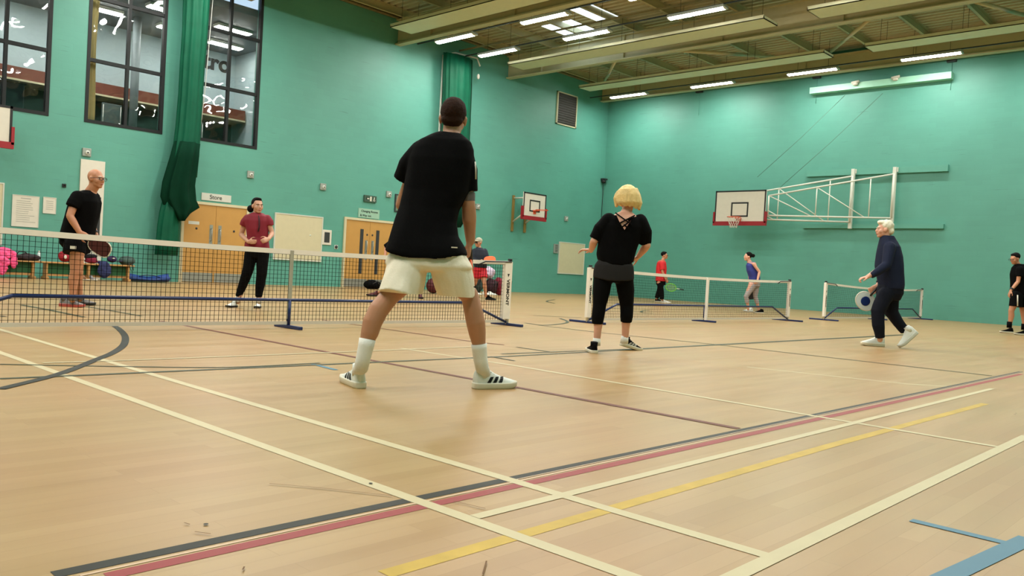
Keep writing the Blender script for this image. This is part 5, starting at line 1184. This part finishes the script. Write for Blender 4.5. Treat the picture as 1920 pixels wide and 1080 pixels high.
cloth(f, p, 'shorts', M_blackf, [[(743, 781, 500, .13, 0), (743, 781, 512, .12, 0)]], [([(755, 508, 0), (743, 526, -.08)], [.11, .11]), ([(769, 508, 0), (776, 526, -.08)], [.11, .11])], .011)
M_dred = mat('dark_red_shoe', (84, 20, 28), .6)
gz = lambda v: Vector((v.x, v.y, 0))
shoe(p, gz(f.P(711, 550, 0)), -HF*.6-HR*.7, M_dred, M_soleb, 1.05, 0, M_white, L_=.31); shoe(p, gz(f.P(788, 550, .05)), -HF*.95+HR*.2, M_dred, M_soleb, 1.05, 0, M_white, L_=.31)

# ------------------------------------------------------------------ long benches by the side wall with what lies on them
BX = XW+.72
M_bgreen = mat('bench_green_side', (28, 92, 50), .5)
def bench(y0, y1, label):
    o = empty('gym_bench', (BX, (y0+y1)/2, 0), label, 'bench', 'long low gym benches along the side wall')
    MB().box((BX-.14, y0, .355), (BX+.14, y1, .39)).build('seat', M_wood, o, bevel=.006)
    for y in (y0+.12, (y0+y1)/2, y1-.12):
        MB().box((BX-.17, y-.03, 0), (BX+.17, y+.03, .06)).build('foot', M_wood, o); MB().box((BX-.10, y-.022, .06), (BX+.10, y+.022, .355)).build('leg', M_wood, o)
    MB().box((BX-.03, y0+.1, .075), (BX+.03, y1-.1, .125)).build('balance_rail', M_wood, o)
    MB().box((BX-.022, y0+.14, .125), (BX+.0, y1-.14, .355)).build('side_board', M_bgreen, o)
    return o
ya = X_ = wl(36, 500, BX).y; yb_ = wl(248, 505, BX).y
ym = wl(70, 500, BX).y
bench(3.2, ym+.02, 'wooden gym bench with green side at the left picture edge, pink jacket on it')
bench(ym+.04, yb_, 'wooden gym bench with green side behind the bald player, bags on it')
def lump(name, par, c, r_, m_, seed, amp=.03, fr=6, vox=.012, extra=()):
    q = MB(); q.ell(c, *r_)
    for e in extra: q.ell(c+Vector(e[0]), *e[1])
    return blob(name, q, vox, m_, par, 1, (amp, fr, fr, seed))
SZ = .39
def onb(px, z=SZ, dx=0): p = wl(px, 500, BX+dx); return Vector((BX+dx, p.y, z))
c = onb(8); o = empty('jacket', c, 'bright pink jacket heaped on the bench end', 'jacket')
M_pink = mat('pink_fabric', (244, 84, 140), .75, noise_amt=.2, nscale=14)
lump('heap', o, c+Vector((0, 0, .12)), (.15, .20, .12), M_pink, 1, .05, 9, extra=(((.05, -.15, -.02), (.12, .14, .10)), ((.17, -.10, -.22), (.05, .13, .22))))
lump('sleeve', o, c+Vector((.14, .14, -.04)), (.04, .07, .15), M_pink, 4, .02, 12)
c = onb(48); o = empty('bag', c, 'dark soft bag with a strap lying flat on the bench beside the pink jacket', 'bag')
lump('bag_body', o, c+Vector((0, 0, .07)), (.13, .30, .075), mat('dark_brown_cloth', (40, 26, 30), .8), 2, .03, 8)
MB().tube([c+Vector((0, -.2, .1)), c+Vector((.03, -.15, .19)), c+Vector((.03, -.02, .18)), c+Vector((0, .05, .1))], .012, 6).build('strap', M_black, o)
c = onb(50); o = empty('bottle', c+Vector((-.08, .02, 0)), 'clear pale water bottle standing behind the dark soft bag', 'bottle'); cb = c+Vector((-.10, .26, 0))
o.location = cb; q = MB(); q.tube([cb, cb+UP*.02, cb+UP*.16, cb+UP*.20], [.033, .036, .036, .016], 14); q.build('bottle_body', mat('clear_bottle', (206, 222, 222), .2), o); MB().tube([cb+UP*.2, cb+UP*.225], .018, 12).build('cap', M_white, o)
c = onb(120); o = empty('sports_bag', c, 'red sports bag with a white mark behind the bald player', 'bag')
lump('bag_body', o, c+Vector((0, 0, .13)), (.13, .13, .13), mat('red_bag', (160, 24, 44), .7), 3, .02, 5, extra=(((0, .1, -.02), (.12, .12, .10)),)); MB().ell(c+Vector((.125, -.02, .12)), .01, .03, .045).build('bag_mark', M_white, o)
c = onb(170); o = empty('towel', c, 'folded dark maroon towel on the bench right of the bald player', 'towel')
lump('fold', o, c+Vector((0, 0, .05)), (.14, .15, .045), mat('maroon_towel', (124, 20, 48), .9), 5, .015, 9, extra=(((0, 0, .05), (.12, .13, .035)),))
lump('dark_fold', o, c+Vector((-.01, -.02, .16)), (.11, .15, .06), mat('black_cloth', (20, 20, 26), .9), 6, .02, 9)
c = onb(190); o = empty('bag', c+Vector((.17, 0, 0)), 'navy cloth bag hanging over the front edge of the bench', 'bag'); M_nv = mat('navy_bag_cloth', (34, 42, 88), .8)
lump('bag_body', o, c+Vector((.19, 0, -.13)), (.06, .15, .20), M_nv, 7, .025, 7); lump('bag_top', o, c+Vector((.06, 0, .035)), (.14, .12, .035), M_nv, 8, .01, 7)
c = onb(201, .39+.04); o = empty('cap', c, 'dark purple cap with a white emblem lying on the navy bag', 'cap'); cc = c+Vector((.05, .08, .03))
lump('crown', o, cc+Vector((0, 0, .05)), (.09, .11, .08), mat('purple_cap', (44, 24, 70), .8), 9, .004, 6); MB().ell(cc+Vector((.03, .15, .01)), .08, .09, .010).build('peak', mat('purple_cap', (44, 24, 70), .8), o)
MB().ell(cc+Vector((.088, 0, .07)), .006, .035, .012).build('emblem', M_white, o)
c = onb(238); o = empty('kit_bag', c, 'grey green domed bag with dangling straps at the bench end', 'bag')
lump('bag_body', o, c+Vector((0, 0, .10)), (.14, .19, .115), mat('grey_green_cloth', (62, 84, 78), .8), 10, .012, 6)
MB().tube([c+Vector((.14, -.02, .05)), c+Vector((.17, 0, -.05)), c+Vector((.16, .04, -.14))], .008, 6).build('strap', M_black, o); MB().tube([c+Vector((.14, .05, .05)), c+Vector((.17, .07, -.04)), c+Vector((.16, .09, -.12))], .008, 6).build('strap', M_black, o)
c = fl(277, 530); c = Vector((BX-.1, wl(277, 525, BX).y, 0)); o = empty('holdall', c, 'flat blue holdall slumped on the floor between the bench and the Store door', 'bag')
yy0, yy1 = wl(238, 525, BX).y, wl(317, 528, BX).y; q = MB(); rs = []
for k in range(15):
    t = k/14; y = yy0+(yy1-yy0)*t; h = .13+.07*(2*t-1)**2+.01*sin(9*t); w_ = .22-.05*(2*t-1)**2
    rs.append([(BX-.1+w_*cos(2*pi*j/16)*(1 if sin(2*pi*j/16) < .3 else .55), y, .012+max(0, h*(.5+.5*sin(2*pi*j/16)))) for j in range(16)])
q.rings(rs); q.build('bag_body', mat('royal_blue_nylon', (18, 60, 130), .5, noise_amt=.2), o)
MB().tube([(BX+.05, yy0+.25, .13), (BX+.1, yy0+.4, .17), (BX+.1, yy1-.4, .16), (BX+.05, yy1-.25, .12)], .012, 6).build('handle', M_navy, o)
for k, (px, lab, m_) in enumerate(((158, 'pale brown trainer under the bench, nearest the bald player', mat('tan_shoe', (150, 104, 70), .7)), (172, 'grey trainer under the bench beside the pale brown one', M_shgrey))):
    hp = wl(px, 515, BX+.22); hp = Vector((BX+.20, hp.y, 0)); o = empty('trainer', hp, lab, 'shoe', 'trainers under the bench'); shoe(o, hp+Vector((-.1, 0, 0)), Vector((1, .2, 0)), m_, M_solew, .95, 0, M_white, L_=.28, name='upper')

# ------------------------------------------------------------------ heap of bags and people's trainers by the far part of the side wall
def fx(px, X0, z=0): p = wl(px, 530, X0); return Vector((X0, p.y, z))
HX = -17.6
def heap(px, dx, z, r_, m_, name, lab, seed, extra=(), z0=0):
    c = fx(px, HX+dx); o = empty(name, c+UP*z0, lab, 'bag'); b_ = lump('bag_body', o, c+Vector((0, 0, z)), r_, m_, seed, .03, 5, .016, extra)
    MB().tube([c+Vector((r_[0]*.9, -r_[1]*.4, z)), c+Vector((r_[0]*1.05, -r_[1]*.3, z+r_[2]*.6)), c+Vector((r_[0]*1.05, r_[1]*.3, z+r_[2]*.6)), c+Vector((r_[0]*.9, r_[1]*.4, z))], .016, 6).build('strap', M_black, o)
    return o
heap(893, 0, .30, (.22, .24, .30), mat('dark_green_grey_cloth', (44, 62, 58), .8), 'rucksack', 'dark green grey rucksack behind the person in red shorts', 11)
heap(921, .1, .25, (.22, .20, .26), mat('maroon_black_cloth', (52, 18, 30), .8), 'rucksack', 'dark maroon rucksack between the red shorts and the net post', 12)
heap(935, .05, .28, (.20, .14, .28), mat('crimson_cloth', (130, 26, 48), .8, noise_amt=.4, nscale=12), 'rucksack', 'crimson and black bag leaning against the black one', 13)
heap(948, 0, .27, (.20, .17, .28), M_blackf, 'rucksack', 'black bag nearest the net post', 14)
c = fx(916, HX+.05, .52); o = empty('jacket', c, 'white and lilac patterned jacket draped over the maroon rucksack', 'jacket'); lump('heap', o, c+Vector((0, 0, .15)), (.15, .22, .18), mat('lilac_white_cloth', (206, 190, 214), .8, noise_amt=.35, nscale=18), 15, .04, 9)
for px, lab in ((899, 'white trainer on the floor below the green grey rucksack'), (917, 'white trainer on the floor below the maroon rucksack'), (927, 'white trainer on the floor below the crimson bag')):
    hp = fx(px, HX+.42); o = empty('trainer', hp, lab, 'shoe', 'white trainers before the bags'); shoe(o, hp+Vector((-.15, -.1, 0)), Vector((1, .5, 0)), M_trainw, M_solew, 1.0, 0, M_white, L_=.29, name='upper')
c = fx(813, -17.6); o = empty('cone_bag', c, 'dark red bag seen between the tall player legs', 'bag'); lump('bag_body', o, c+UP*.22, (.2, .2, .22), M_dred, 16, .02, 5); MB().tube([c+Vector((.18, -.1, .3)), c+Vector((.24, 0, .42)), c+Vector((.18, .1, .3))], .014, 6).build('strap', M_black, o)
c = fx(698, -19.6); o = empty('kit_bag', c, 'black kit bag on the floor before the far double door', 'bag'); lump('bag_body', o, c+UP*.13, (.2, .28, .14), M_blackf, 17, .02, 5); MB().tube([c+Vector((.18, -.12, .15)), c+Vector((.24, 0, .24)), c+Vector((.18, .12, .15))], .014, 6).build('strap', M_dark, o)
